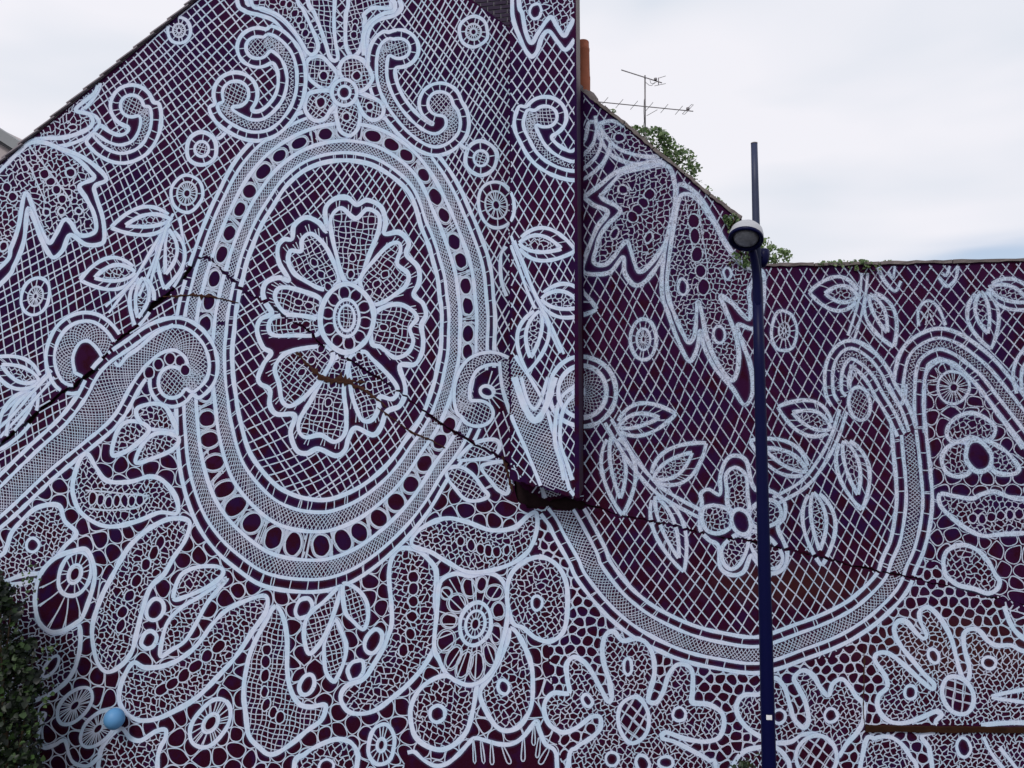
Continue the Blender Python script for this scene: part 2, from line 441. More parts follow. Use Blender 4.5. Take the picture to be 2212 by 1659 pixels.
# chimney breast hanging on the gable
BY = -0.60
bx0, bx1 = at(1101, 560, BY).x, at(1248, 560, BY).x
zl, zr, zt = at(1102, 1036, BY).z, at(1249, 1076, BY).z, at(1170, -330, BY).z
bot = []
for k in range(25):
    t = k / 24
    bot.append(Vector((bx0 + (bx1 - bx0) * t, BY, zl + (zr - zl) * t + (random.uniform(-0.022, 0.022) if 0 < k < 24 else 0))))
V, F = [], []
for p in bot: V += [tuple(p), (p.x, 0.0, p.z + 0.12), (p.x, BY, zt)]
n_ = len(bot)
Ff, Fu = [], []
for k in range(n_ - 1):
    a, b = 3 * k, 3 * (k + 1)
    Ff.append((a, b, b + 2, a + 2)); Fu.append((a + 1, b + 1, b, a))
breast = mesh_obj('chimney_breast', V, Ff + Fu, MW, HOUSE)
breast.data.materials.append(M_core)
for k, p in enumerate(breast.data.polygons):
    if k >= len(Ff): p.material_index = 1
for nm, x, pl in (('breast_return', bx1, bot[-1]), ('breast_return', bx0, bot[0])):
    V = [(x, BY, pl.z), (x, 0.0, pl.z + 0.12), (x, 0.30, zt - 3.0), (x, 0.30, zt), (x, BY, zt), (x, 0.0, zt - 3.2)]
    V = [(x, BY, pl.z), (x, 0.0, pl.z + 0.12), (x, 0.0, zt), (x, BY, zt)]
    mesh_obj(nm, V, [(0, 1, 2, 3)], M_side if x == bx1 else MW, breast)
V, F = [], []
box(bx0 - 0.03, bx1 + 0.03, BY - 0.04, 0.02, zt, zt + 0.10, V, F)
mesh_obj('breast_cap', V, F, M_coping, breast)

# brick stack rising behind the breast, one brick at a time
sx0, sx1 = at(1010, 20, 0.06).x, at(1240, 20, 0.06).x
sz0, sz1 = at(1090, 120, 0.06).z, at(1060, -190, 0.06).z
V, F = [], []
box(sx0 + 0.01, sx1 - 0.01, 0.075, 0.72, sz0 - 0.6, sz1, V, F)
stack = mesh_obj('chimney_stack', V, F, M_mortar, HOUSE)
bh, bl, jt = 0.0655, 0.225, 0.012
brick_me = None
row = 0; z = sz0
while z < sz1 - bh:
    x = sx0 - (bl / 2 if row % 2 else 0)
    while x < sx1:
        a, b = max(x, sx0), min(x + bl, sx1)
        if b - a > 0.03:
            V, F = [], []
            if brick_me is None or b - a < bl - 1e-4:
                e_ = 0.004; w_ = b - a
                V = [(0, 0.02, 0), (w_, 0.02, 0), (w_, 0.02, bh), (0, 0.02, bh), (e_, 0, e_), (w_ - e_, 0, e_), (w_ - e_, 0, bh - e_), (e_, 0, bh - e_)]
                F = [(4, 5, 6, 7), (0, 1, 5, 4), (1, 2, 6, 5), (2, 3, 7, 6), (3, 0, 4, 7)]
                o = mesh_obj('brick', V, F, M_brick)
                if b - a > bl - 1e-4: brick_me = o.data
            else:
                o = bpy.data.objects.new('brick', brick_me); COL.objects.link(o)
            o.parent = stack; o.matrix_parent_inverse = Matrix.Translation(-root_loc(stack))
            o.location = (a, 0.060 + random.uniform(-0.004, 0.004), z)
        x += bl + jt
    z += bh + jt; row += 1

# cement flaunching, pot
V, F = [], []
pc = at(1259.5, 205, 0.42)
lathe([(0.30, -0.55), (0.28, -0.15), (0.19, 0.0), (0.12, 0.04)], V, F, 18, Matrix.Translation(pc))
for i in range(len(V)):
    V[i] = tuple(Vector(V[i]) + Vector((random.uniform(-.02, .02), random.uniform(-.02, .02), random.uniform(-.015, .015))))
mesh_obj('flaunching', V, F, M_coping, HOUSE, True)
hp = (at(1259.5, 93, 0.42) - pc).z
V, F = [], []
lathe([(0.125, 0.0), (0.128, 0.30 * hp), (0.122, 0.34 * hp), (0.116, 0.80 * hp), (0.120, 0.82 * hp), (0.120, 0.86 * hp), (0.112, 0.87 * hp), (0.110, 0.985 * hp), (0.103, hp), (0.085, hp), (0.085, 0.8 * hp)], V, F, 28, Matrix.Translation(pc + Vector((0, 0, 0.02))))
mesh_obj('chimney_pot', V, F, M_terra, HOUSE, True)

# worn cement coping along the right rake and the flat wall top (in lengths)
def coping(a, b):
    A, B = at(*a, 0.0), at(*b, 0.0); d = (B - A).normalized(); n = Vector((-d.z, 0, d.x))
    if n.z < 0: n = -n
    V, F = [], []
    m = 8
    for k in range(m + 1):
        P = A.lerp(B, k / m) - d * (-0.004 if k == 0 else 0.004 if k == m else 0)
        r = random.uniform
        for (y, h) in ((-0.03 + r(-.008, .008), -0.012 + r(-.01, .01)), (-0.03 + r(-.008, .008), 0.035 + r(-.01, .01)), (0.44, 0.05), (0.44, -0.012)):
            V.append(tuple(P + Vector((0, y, 0)) + n * h))
    for k in range(m):
        for j in range(4):
            F.append((4*k + j, 4*k + (j+1) % 4, 4*(k+1) + (j+1) % 4, 4*(k+1) + j))
    F += [(3, 2, 1, 0), (4*m, 4*m+1, 4*m+2, 4*m+3)]
    return mesh_obj('coping_slab', V, F, M_coping, HOUSE)
for a, b in (((1284, 219), (1348, 268)), ((1349, 269), (1410, 322)), ((1411, 323), (1478, 376)), ((1479, 377), (1532, 422)), ((1533, 423), (1600, 473)),
             ((1643, 574.5), (1758, 573)), ((1759, 573), (1900, 570.5)), ((1901, 570.5), (2056, 566.8)), ((2057, 566.8), (2212, 563)), ((2213, 563), (2371, 559))):
    coping(a, b)

# rusty lintel let into the lower right wall
L, Rr = at(1869, 1573, 0.0), at(2371, 1579, 0.0)
V, F = [], []
m = 24
for k in range(m + 1):
    P = L.lerp(Rr, k / m); r = random.uniform
    for (y, h) in ((-0.035 + r(-.004, .004), -0.038 + r(-.010, .010)), (-0.035 + r(-.004, .004), 0.036 + r(-.010, .010)), (0.02, 0.05), (0.02, -0.05)):
        V.append((P.x, y, P.z + h))
for k in range(m):
    for j in range(4): F.append((4*k + j, 4*k + (j+1) % 4, 4*(k+1) + (j+1) % 4, 4*(k+1) + j))
F += [(3, 2, 1, 0), (4*m, 4*m+1, 4*m+2, 4*m+3)]
mesh_obj('lintel', V, F, M_rust, lower)

# broken-out render beside the old roof line
def scar(path, w):
    P = cr(path, step=5.0); t = np.gradient(P, axis=0); t /= np.hypot(t[:, 0], t[:, 1])[:, None]
    nrm = np.stack([-t[:, 1], t[:, 0]], 1)
    taper = np.sin(np.linspace(0.08, math.pi - 0.08, len(P))) ** 0.5
    up = P - nrm * ((RNG.gamma(2.0, 0.5, len(P)) * w * 0.5 * taper) + 0.4)[:, None]
    dn = P + nrm * ((RNG.gamma(2.0, 0.5, len(P)) * w * 0.5 * taper) + 0.4)[:, None]
    U3, D3, M3 = on(up, -0.0125), on(dn, -0.0125), on(P + nrm * RNG.normal(0, w * .15, (len(P), 1)), -0.020)
    V = [tuple(v) for v in np.vstack([U3, M3, D3])]; k = len(P)
    F = [(i, i + k, i + k + 1, i + 1) for i in range(k - 1)] + [(i + k, i + 2 * k, i + 2 * k + 1, i + k + 1) for i in range(k - 1)]
    return mesh_obj('broken_render', V, F, M_scar, HOUSE)
scar([(352, 641), (400, 638), (450, 640), (515, 654)], 3.5)
scar([(640, 760), (668, 790), (700, 815), (745, 822), (790, 826)], 9)
scar([(700, 823), (760, 830), (815, 862), (835, 880)], 6)
scar([(815, 880), (850, 905), (890, 934), (925, 948), (962, 968)], 3.5)
scar([(1085, 985), (1098, 1030), (1108, 1062)], 7)
scar([(1866, 1395), (1867, 1450), (1865, 1530), (1868, 1566)], 2.2)

# ------------------------------------------------------------------ neighbour to the left
NB = empty('neighbour_house', (at(-60, 330, 3.0).x, 3.0, 0)); tag(NB, 'pale rendered house with grey fascia at the far left edge', 'house')
YN = 2.6
def npoly(name, pts, dep, mat):
    P3 = [at(x, y, YN) for x, y in pts]; k = len(P3)
    V = [tuple(p) for p in P3] + [(p.x, p.y + dep, p.z) for p in P3]
    F = [tuple(range(k))[::-1], tuple(range(k, 2 * k))] + [(i, (i + 1) % k, k + (i + 1) % k, k + i) for i in range(k)]
    return mesh_obj(name, V, F, mat, NB)
npoly('fascia', [(-220, 138), (60, 317), (60, 342), (-220, 163)], 0.25, M_zinc)
o = npoly('gutter', [(-220, 164.5), (60, 343.5), (60, 349), (-220, 170)], 0.2, M_gutter)
pts = [at(-220, 171, YN + 0.12), at(60, 350, YN + 0.12)]
V = [tuple(pts[0]), tuple(pts[1]), (pts[1].x, pts[1].y, 0), (pts[0].x, pts[0].y, 0)]
V += [(x, y + 6.0, z) for x, y, z in V]
mesh_obj('wall', V, [(3, 2, 1, 0), (4, 5, 6, 7), (0, 1, 5, 4), (1, 2, 6, 5), (3, 0, 4, 7)], M_nwall, NB)

# ================================================================== PAINTED LACE
# every brush line is a thin skin of paint laid on the wall; regions decide which motif owns a spot
MG = 170
GW, GH = int(PW) + 2 * MG, int(PH) + 2 * MG
OWN = np.zeros((GH, GW), np.int16)
PLN = np.full((GH, GW), -1, np.int8)
def fill_poly(A, poly, val):
    P = np.asarray(poly, float) + MG
    x0, y0 = P, np.roll(P, -1, 0)
    ya, yb = P[:, 1], y0[:, 1]; xa, xb = P[:, 0], y0[:, 0]
    r0 = max(0, int(math.floor(P[:, 1].min()))); r1 = min(GH - 1, int(math.ceil(P[:, 1].max())))
    for r in range(r0, r1 + 1):
        y = r + 0.013
        m = (ya <= y) != (yb <= y)
        if not m.any(): continue
        xs = np.sort(xa[m] + (y - ya[m]) / (yb[m] - ya[m]) * (xb[m] - xa[m]))
        for i in range(0, len(xs) - 1, 2):
            a = max(0, int(math.ceil(xs[i]))); b = min(GW, int(math.ceil(xs[i + 1])))
            if b > a: A[r, a:b] = val
def look(A, P):
    x = np.clip(np.round(P[:, 0] + MG).astype(int), 0, GW - 1); y = np.clip(np.round(P[:, 1] + MG).astype(int), 0, GH - 1)
    return A[y, x]
def inside(poly, P):
    Q = np.asarray(poly, float); x, y = P[:, 0], P[:, 1]; c = np.zeros(len(P), bool); j = len(Q) - 1
    for i in range(len(Q)):
        if Q[i, 1] != Q[j, 1]:
            m = ((Q[i, 1] > y) != (Q[j, 1] > y)) & (x < (Q[j, 0] - Q[i, 0]) * (y - Q[i, 1]) / (Q[j, 1] - Q[i, 1]) + Q[i, 0])
            c ^= m
        j = i
    return c
# which surface lies behind each spot: 0 gable, 1 breast, 2 lower wall
fill_poly(PLN, [(x, y + 3) for x, y in TOP] + [(2390, 1830), (-170, 1830)], 0)
lowp = np.vstack([CK_LO, [(2390, 1830), (-175, 1830)]])
fill_poly(PLN, lowp, 2)
fill_poly(PLN, np.vstack([CK_UP, CK_LO[::-1]]), -1)
cb = [proj(v) for v in ((bx0, BY, zt), (bx1, BY, zt), (bx1, BY, zr), (bx0, BY, zl))]
bk = [proj(v) for v in ((bx1, BY, zt), (bx1, 0, zt), (bx1, 0, zr), (bx1, BY, zr))]
fill_poly(PLN, bk, -1)
c3 = np.array(cb) + np.array([(1.5, 0), (-1.5, 0), (-1.5, -3), (1.5, -3)])
BREAST_PX = [tuple(v) for v in cb]
BP = np.array([(x0_, y0_) for x0_, y0_ in c3])
fill_poly(PLN, [(BP[0][0], -169), (BP[1][0], -169), tuple(BP[2]), tuple(BP[3])], 1)
# the rusty lintel breaks the painting
fill_poly(PLN, [(1869, 1565), (2390, 1568), (2390, 1583), (1869, 1579)], -1)
PLANE_Y = {0: 0.0, 1: BY, 2: 0.0}

class Motif:
    n = 0
    def __init__(self, name, parent=None, label=None, kind=None):
        self.name, self.parent, self.label, self.kind = name, parent, label, kind
        self.ops = []; self.V = []; self.F = []; self.A = []; self.M = []; self.nv = 0
        MOTIFS.append(self)
MOTIFS = []
REG = [0]
def region(poly):
    REG[0] += 1; fill_poly(OWN, poly, REG[0]); return REG[0]
HK = [0]
def ribbon(mo, P, w, p, lay):
    n = len(P)
    if n < 2: return
    t = np.gradient(P, axis=0); L = np.hypot(t[:, 0], t[:, 1]); L[L == 0] = 1; t /= L[:, None]
    nr = np.stack([-t[:, 1], t[:, 0]], 1)
    thin = w < 5.5
    kn = np.arange(0, n + 8, 5)
    ww = w * (0.80 if thin else 0.94) * (1 + 0.10 * np.interp(np.arange(n), kn, RNG.normal(0, 1, len(kn))))
    HK[0] = (HK[0] + 37) % 97
    h0 = 0.0015 + lay * 0.0006 + HK[0] * 5e-6
    if thin: offs_, mats = [(-0.5, 0, p * 0.86), (0.5, 0, p * 0.86)], [0]
    else: offs_, mats = [(-0.5, -4.6, 0.0), (-0.5, -1.3, 0.12), (-0.5, 1.4, p), (0.5, -1.4, p), (0.5, 1.3, 0.12), (0.5, 4.6, 0.0)], [1, 1, 0, 1, 1]
    pl = look(PLN, P)
    i = 0
    while i < n:
        if pl[i] < 0: i += 1; continue
        j = i
        while j + 1 < n and pl[j + 1] == pl[i]: j += 1
        if j > i:
            k = j - i + 1; cols = len(offs_); S = np.empty((k, cols, 3)); At = np.empty((k, cols))
            for c, (a, b, q) in enumerate(offs_):
                Q = P[i:j + 1] + nr[i:j + 1] * (a * ww[i:j + 1] + b)[:, None]
                if pl[i] == 1: Q[:, 0] = np.clip(Q[:, 0], BPX0, BPX1)
                elif pl[i] == 0: Q[:, 0] = np.where((P[i:j+1, 0] > BPX1) & (P[i:j+1, 0] < 1300) & (P[i:j+1, 1] < 1080), np.maximum(Q[:, 0], BKX), Q[:, 0])
                S[:, c] = on(Q, PLANE_Y[int(pl[i])]); At[:, c] = q
            S[:, :, 1] -= h0 + RNG.uniform(0, 1e-5, (k, 1))
            idx = mo.nv + np.arange(k * cols).reshape(k, cols)
            f = np.stack([idx[:-1, :-1], idx[1:, :-1], idx[1:, 1:], idx[:-1, 1:]], -1).reshape(-1, 4)
            mo.V.append(S.reshape(-1, 3)); mo.F.append(f); mo.A.append(At.reshape(-1)); mo.nv += k * cols
            mo.M.append(np.tile(mats, k - 1))
        i = j + 1
BPX0 = cb[0][0] + 0.3; BPX1 = min(cb[1][0], cb[2][0]) - 0.3; BKX = max(bk[1][0], bk[2][0]) + 0.3
def runs(mask):
    i, n = 0, len(mask)
    while i < n:
        if not mask[i]: i += 1; continue
        j = i
        while j + 1 < n and mask[j + 1]: j += 1
        if j > i: yield i, j + 1
        i = j + 1
def draw(mo, P, w, lay=3, p=1.0, rid=None, exact=False, excl=()):
    """queue a stroke; exact = only inside region rid, else hidden only under later regions"""
    mo.ops.append((np.asarray(P, float), w, lay, p, rid, exact, excl))
def flush(mo):
    for P, w, lay, p, rid, exact, excl in mo.ops:
        o = look(OWN, P)
        m = (o == rid) if exact else (o <= rid) if rid is not None else np.ones(len(P), bool)
        for e in excl: m &= ~inside(e, P)
        for a, b in runs(m): ribbon(mo, P[a:b], w, p, lay)
def build_motif(mo):
    flush(mo)
    if not mo.V: return None
    V = np.vstack(mo.V); Fq = np.vstack(mo.F); A = np.concatenate(mo.A)
    me = bpy.data.meshes.new(mo.name)
    me.vertices.add(len(V)); me.vertices.foreach_set('co', V.astype(np.float32).ravel())
    me.loops.add(len(Fq) * 4); me.loops.foreach_set('vertex_index', Fq.astype(np.int32).ravel())
    me.polygons.add(len(Fq)); me.polygons.foreach_set('loop_start', (np.arange(len(Fq)) * 4).astype(np.int32))
    at_ = me.attributes.new('paint', 'FLOAT', 'POINT'); at_.data.foreach_set('value', A.astype(np.float32))
    me.update(calc_edges=True)
    me.materials.append(ML); me.materials.append(ME)
    me.polygons.foreach_set('material_index', np.concatenate(mo.M).astype(np.int32))
    o = bpy.data.objects.new(mo.name, me); COL.objects.link(o)
    mo.obj = o
    par = mo.parent.obj if mo.parent is not None and getattr(mo.parent, 'obj', None) else HOUSE
    o.parent = par; o.matrix_parent_inverse = Matrix.Translation(-root_loc(par))
    if mo.label: o['label'] = mo.label
    if mo.kind: o['kind'] = mo.kind
    return o

# ---- fills
def bbox(poly):
    P = np.asarray(poly); return P[:, 0].min(), P[:, 1].min(), P[:, 0].max(), P[:, 1].max()
def wob2(P, amp, freq):
    ph = RNG.uniform(0, 6.3, 4)
    return P + amp * np.stack([np.sin(P[:, 1] * freq + ph[0]) + .6 * np.sin(P[:, 0] * freq * 1.7 + ph[1]), np.sin(P[:, 0] * freq + ph[2]) + .6 * np.sin(P[:, 1] * freq * 1.6 + ph[3])], 1)
def f_net(mo, rid, poly, cell=12.0, w=2.7, ang=None, jit=0.42):
    """needle-lace ground: zigzag rows tied together by short bars"""
    cell *= 1.10
    x0, y0, x1, y1 = bbox(poly); cx, cy = (x0 + x1) / 2, (y0 + y1) / 2; R = math.hypot(x1 - x0, y1 - y0) / 2 + cell
    a = RNG.uniform(-0.5, 0.5) if ang is None else ang
    ca, sa = math.cos(a), math.sin(a); hx, hy = cell * 0.5, cell * 0.80
    ny = int(2 * R / hy) + 2; nx = int(2 * R / hx) + 2
    X, Y = np.meshgrid(np.arange(nx) * hx - R, np.arange(ny) * hy - R)
    par = (np.add.outer(np.arange(ny), np.arange(nx)) % 2)
    Y = Y + np.where(par == 0, -1, 1) * cell * 0.20
    X = X + RNG.normal(0, jit * cell * 0.4, X.shape); Y = Y + RNG.normal(0, jit * cell * 0.4, X.shape)
    G = np.stack([cx + X * ca - Y * sa, cy + X * sa + Y * ca], -1)
    sh = G.shape; G = wob2(G.reshape(-1, 2), 1.6, 0.045).reshape(sh)
    for r in range(ny):
        draw(mo, cr(G[r], step=3.2), w, 1, 0.95, rid, True)
    for r in range(ny - 1):
        for c in range(nx):
            if par[r, c] == 1:
                A, B = G[r, c], G[r + 1, c]
                M = (A + B) / 2 + RNG.normal(0, 1.9, 2)
                if x0 - 4 < M[0] < x1 + 4 and y0 - 4 < M[1] < y1 + 4: draw(mo, cr([A, M, B], step=3.2), w, 1, 0.95, rid, True)
def f_grid(mo, rid, poly, ang=0.0, sp=10.5, w=2.5, skew=math.pi / 2, wav=1.6, p=0.95):
    x0, y0, x1, y1 = bbox(poly); cx, cy = (x0 + x1) / 2, (y0 + y1) / 2; R = math.hypot(x1 - x0, y1 - y0) / 2 + sp
    for a in (ang, ang + skew):
        d = np.array((math.cos(a), math.sin(a))); n = np.array((-d[1], d[0])); t = np.arange(-R, R, 4.0)
        s = -R
        while s < R:
            ph = RNG.uniform(0, 6.3); k = s + wav * np.sin(t * 0.11 + ph + s * 0.15) + RNG.normal(0, sp * 0.06)
            draw(mo, np.array((cx, cy)) + d * t[:, None] + n * k[:, None], w, 1 if a == ang else 1.4, p, rid, True)
            s += sp * RNG.uniform(0.86, 1.14)
def f_hatch(mo, rid, poly, ang=0.0, sp=7.6, w=2.1): f_grid(mo, rid, poly, ang, sp, w, rad(82), 0.9, 0.85)
def hatch_band(mo, rid, L, R, sp=8.0, span=None, w=2.1, p=0.88):
    """two crossing sets of threads between edge curves L and R (same sampling)"""
    L, R = np.asarray(L), np.asarray(R); c = (L + R) / 2
    s = np.concatenate([[0], np.cumsum(np.hypot(*np.diff(c, axis=0).T))]); tot = s[-1]
    wd = np.hypot(*(L - R).T)
    def pt(ss, t):
        a = np.stack([np.interp(ss, s, L[:, 0]), np.interp(ss, s, L[:, 1])], 1); b = np.stack([np.interp(ss, s, R[:, 0]), np.interp(ss, s, R[:, 1])], 1)
        return a + (b - a) * t[:, None]
    for sg in (1, -1):
        q = -60.0
        while q < tot + 60:
            wq = np.interp(np.clip(q, 0, tot), s, wd); sp_ = (span if span else wq * 0.85)
            t = np.linspace(0, 1, max(3, int(wq / 5.0)))
            ss = q + sg * (t - 0.5) * sp_ + 3 * np.sin(t * math.pi) * sg
            ok = (ss >= 0) & (ss <= tot)
            if ok.sum() > 1: draw(mo, pt(ss[ok], t[ok]), w, 1 if sg > 0 else 1.4, p, rid, rid is not None)
            q += sp * RNG.uniform(0.82, 1.18)
def rungs(mo, A, B, sp=34.0, w=2.6, rid=None, pair=0.3, jit=0.35):
    """little bars across the gap between cords A and B (same sampling)"""
    A, B = np.asarray(A), np.asarray(B); s = np.concatenate([[0], np.cumsum(np.hypot(*np.diff(A, axis=0).T))])
    q = sp * 0.4
    while q < s[-1] - 2:
        for dd in ((0, 4.5) if RNG.random() < pair else (0,)):
            a = np.array([np.interp(q + dd, s, A[:, 0]), np.interp(q + dd, s, A[:, 1])]); sb = q + dd + RNG.normal(0, 2.0)
            b = np.array([np.interp(sb, s, B[:, 0]), np.interp(sb, s, B[:, 1])])
            m = (a + b) / 2 + RNG.normal(0, 0.8, 2)
            draw(mo, cr([a, m, b], step=3), w, 2, 1.0, rid)
        q += sp * RNG.uniform(1 - jit, 1 + jit)

# ---- shapes
def ell(cx, cy, rx, ry, rot=0.0, step=4.0, n=None):
    n = n or max(14, int(2 * math.pi * max(rx, ry) / step)); t = np.linspace(0, 2 * math.pi, n + 1)
    c, s = math.cos(rad(rot)), math.sin(rad(rot)); x, y = rx * np.cos(t), ry * np.sin(t)
    return np.stack([cx + x * c - y * s, cy + x * s + y * c], 1)
def hand(P, amp=0.9):
    """unsteady hand on a closed curve"""
    n = len(P); k = np.arange(n) / n * 2 * math.pi; v = 0
    for h in (2, 3, 5):
        v = v + RNG.normal(0, amp / h ** 0.5, 2)[None] * np.sin(h * k + RNG.uniform(0, 6.3))[:, None]
    return P + v
def offs(P, d, closed=False):
    t = np.gradient(P, axis=0)
    if closed: t[0] = t[-1] = (P[1] - P[-2])
    L = np.hypot(t[:, 0], t[:, 1]); L[L == 0] = 1; t /= L[:, None]
    d = np.broadcast_to(np.asarray(d, float), (len(P),))
    return P + np.stack([-t[:, 1], t[:, 0]], 1) * d[:, None]
def area(P):
    P = np.asarray(P); return 0.5 * np.sum(P[:, 0] * np.roll(P[:, 1], -1) - np.roll(P[:, 0], -1) * P[:, 1])
def eye(mo, cx, cy, rx, ry=None, rot=0.0, w=5.0):
    ry = ry or rx; P = hand(ell(cx, cy, rx + w * .4, ry + w * .4, rot, 3.0), 0.5); r = region(P); draw(mo, P, w, 4, 1.0, r)
def holes(mo, pts, rx, ry, w=3.0, rot=0.0):
    for x, y in pts: eye(mo, x, y, rx * RNG.uniform(.85, 1.1), ry * RNG.uniform(.85, 1.1), rot + RNG.uniform(-12, 12), w)
def blob(pts, fill='net', w=10.5, name='painted_lace_petal', cell=12.0, ang=None, parent=None, label=None, smooth=True, mo=None):
    P = cr(pts, True, 4.0) if smooth else np.vstack([pts, pts[:1]])
    mo = mo or Motif(name, parent, label); r = region(P); mo.rid = r; mo.poly = P
    if fill == 'net': f_net(mo, r, P, cell, 2.7, ang)
    elif fill == 'grid': f_grid(mo, r, P, ang or 0.0, cell)
    elif fill == 'hatch': f_hatch(mo, r, P, ang or 0.0)
    draw(mo, P, w, 4, 1.0, r)
    return mo
def cord(mo, pts, w=10.0, rid=None, closed=False, lay=4): draw(mo, cr(pts, closed, 4.0), w, lay, 1.0, rid if rid is not None else 9999)
def leaf(base, tip, hw, g=13.0, bend=0.0, w=8.6, fill='net', cell=10.5, name='painted_leaf'):
    base, tip = np.array(base, float), np.array(tip, float); mo = Motif(name)
    ax = tip - base; Ln = np.hypot(*ax); d = ax / Ln; n = np.array((-d[1], d[0]))
    def prof(Lx, b0, h, sh):
        s = np.linspace(0, 1, 22); cen = b0 + d * (s * Lx)[:, None] + n * (bend * np.sin(math.pi * s))[:, None]
        wv = h * (np.sin(math.pi * s ** sh) ** 0.85)
        return cen + n * wv[:, None], cen - n * wv[:, None]
    g = g * 1.35 if g > 0 else 0
    if g > 0:
        Lo, Ro = prof(Ln + g * 2.0, base - d * g * 0.2, hw + g, 0.80)
        po = np.vstack([Lo, Ro[::-1]]); ro = region(po)
    Li, Ri = prof(Ln, base, hw, 0.86); pi_ = np.vstack([Li, Ri[::-1]])
    ri = region(pi_)
    if fill == 'net': f_net(mo, ri, pi_, cell, 2.6, math.atan2(d[1], d[0]) + RNG.uniform(-.3, .3))
    else: f_grid(mo, ri, pi_, math.atan2(d[1], d[0]), cell)
    for q in (Li, Ri): draw(mo, cr(q, step=4), w, 4, 1.0, ri)
    if g > 0:
        for a, b in ((Lo, Li), (Ro, Ri)):
            draw(mo, cr(a[1:], step=4), w, 4, 1.0, ro)
            rungs(mo, cr(a[3:-2], step=4), cr(b[3:-2], step=4)[:len(cr(a[3:-2], step=4))] if False else b_res(a[3:-2], b[3:-2]), 26, 2.5, ro)
    return mo
def b_res(a, b):
    """resample curve b to the sampling of cr(a)"""
    n = len(cr(a, step=4)); s = np.linspace(0, 1, len(b)); t = np.linspace(0, 1, n)
    return np.stack([np.interp(t, s, np.asarray(b)[:, 0]), np.interp(t, s, np.asarray(b)[:, 1])], 1)
def rosette(cx, cy, rx, ry, ri=0.5, rh=0.2, rot=0.0, n1=9, n2=16, w=7.5, name='painted_rosette', inner='spokes'):
    mo = Motif(name); P = hand(ell(cx, cy, rx, ry, rot), 0.8); r = region(P)
    draw(mo, P, w, 4, 1.0, r)
    def rp(f, a):
        c, s = math.cos(rad(rot)), math.sin(rad(rot)); x, y = rx * f * math.cos(a), ry * f * math.sin(a); return np.array((cx + x * c - y * s, cy + x * s + y * c))
    if ri > 0:
        draw(mo, ell(cx, cy, rx * ri, ry * ri, rot, 3), w * 0.72, 4, 1.0, r)
        for k in range(n1):
            a = 2 * math.pi * k / n1 + RNG.normal(0, .08); draw(mo, cr([rp(ri, a), rp(1, a + RNG.normal(0, .06))], step=3), 3.0, 2, 1.0, r)
    top = ri if ri > 0 else 1.0
    if inner == 'spokes':
        for k in range(n2):
            a = 2 * math.pi * k / n2 + RNG.normal(0, .05); draw(mo, cr([rp(rh, a), rp(top, a)], step=3), 2.5, 2, 1.0, r)
        draw(mo, ell(cx, cy, rx * rh, ry * rh, rot, 2.5), 4.5, 4, 1.0, r)
    else:
        q = ell(cx, cy, rx * top, ry * top, rot, 3); r2 = region(q); f_grid(mo, r2, q, rad(rot + 20), 7.5, 2.3); draw(mo, q, w * .72, 4, 1.0, r2)
    return mo
def shell(cx, cy, rx, ry, g, hx, hy, hrx, hry, rot=0.0, tw=1.1, n=44, name='painted_scroll', w=10.0):
    mo = Motif(name); g = g * 1.25; O = hand(ell(cx, cy, rx + g, ry + g, rot)); ro = region(O); draw(mo, O, w, 4, 1.0, ro)
    I = ell(cx, cy, rx, ry, rot); ri = region(I); draw(mo, I, w, 4, 1.0, ri)
    rungs(mo, O, ell(cx, cy, rx, ry, rot, n=len(O) - 1), 34, 2.6, ro)
    H = ell(hx, hy, hrx, hry, rot); rh = region(H); draw(mo, H, w * .8, 4, 1.0, rh)
    for sg in (1, -1):
        for k in range(n):
            a = 2 * math.pi * k / n; t = np.linspace(0, 1, 14); th_ = a + sg * tw * t ** 0.8
            hp_ = np.stack([hx + hrx * np.cos(th_), hy + hry * np.sin(th_)], 1); op = np.stack([cx + rx * np.cos(th_), cy + ry * np.sin(th_)], 1)
            draw(mo, hp_ + (op - hp_) * t[:, None], 2.0, 1 if sg > 0 else 1.4, 0.85, ri, True)
    return mo
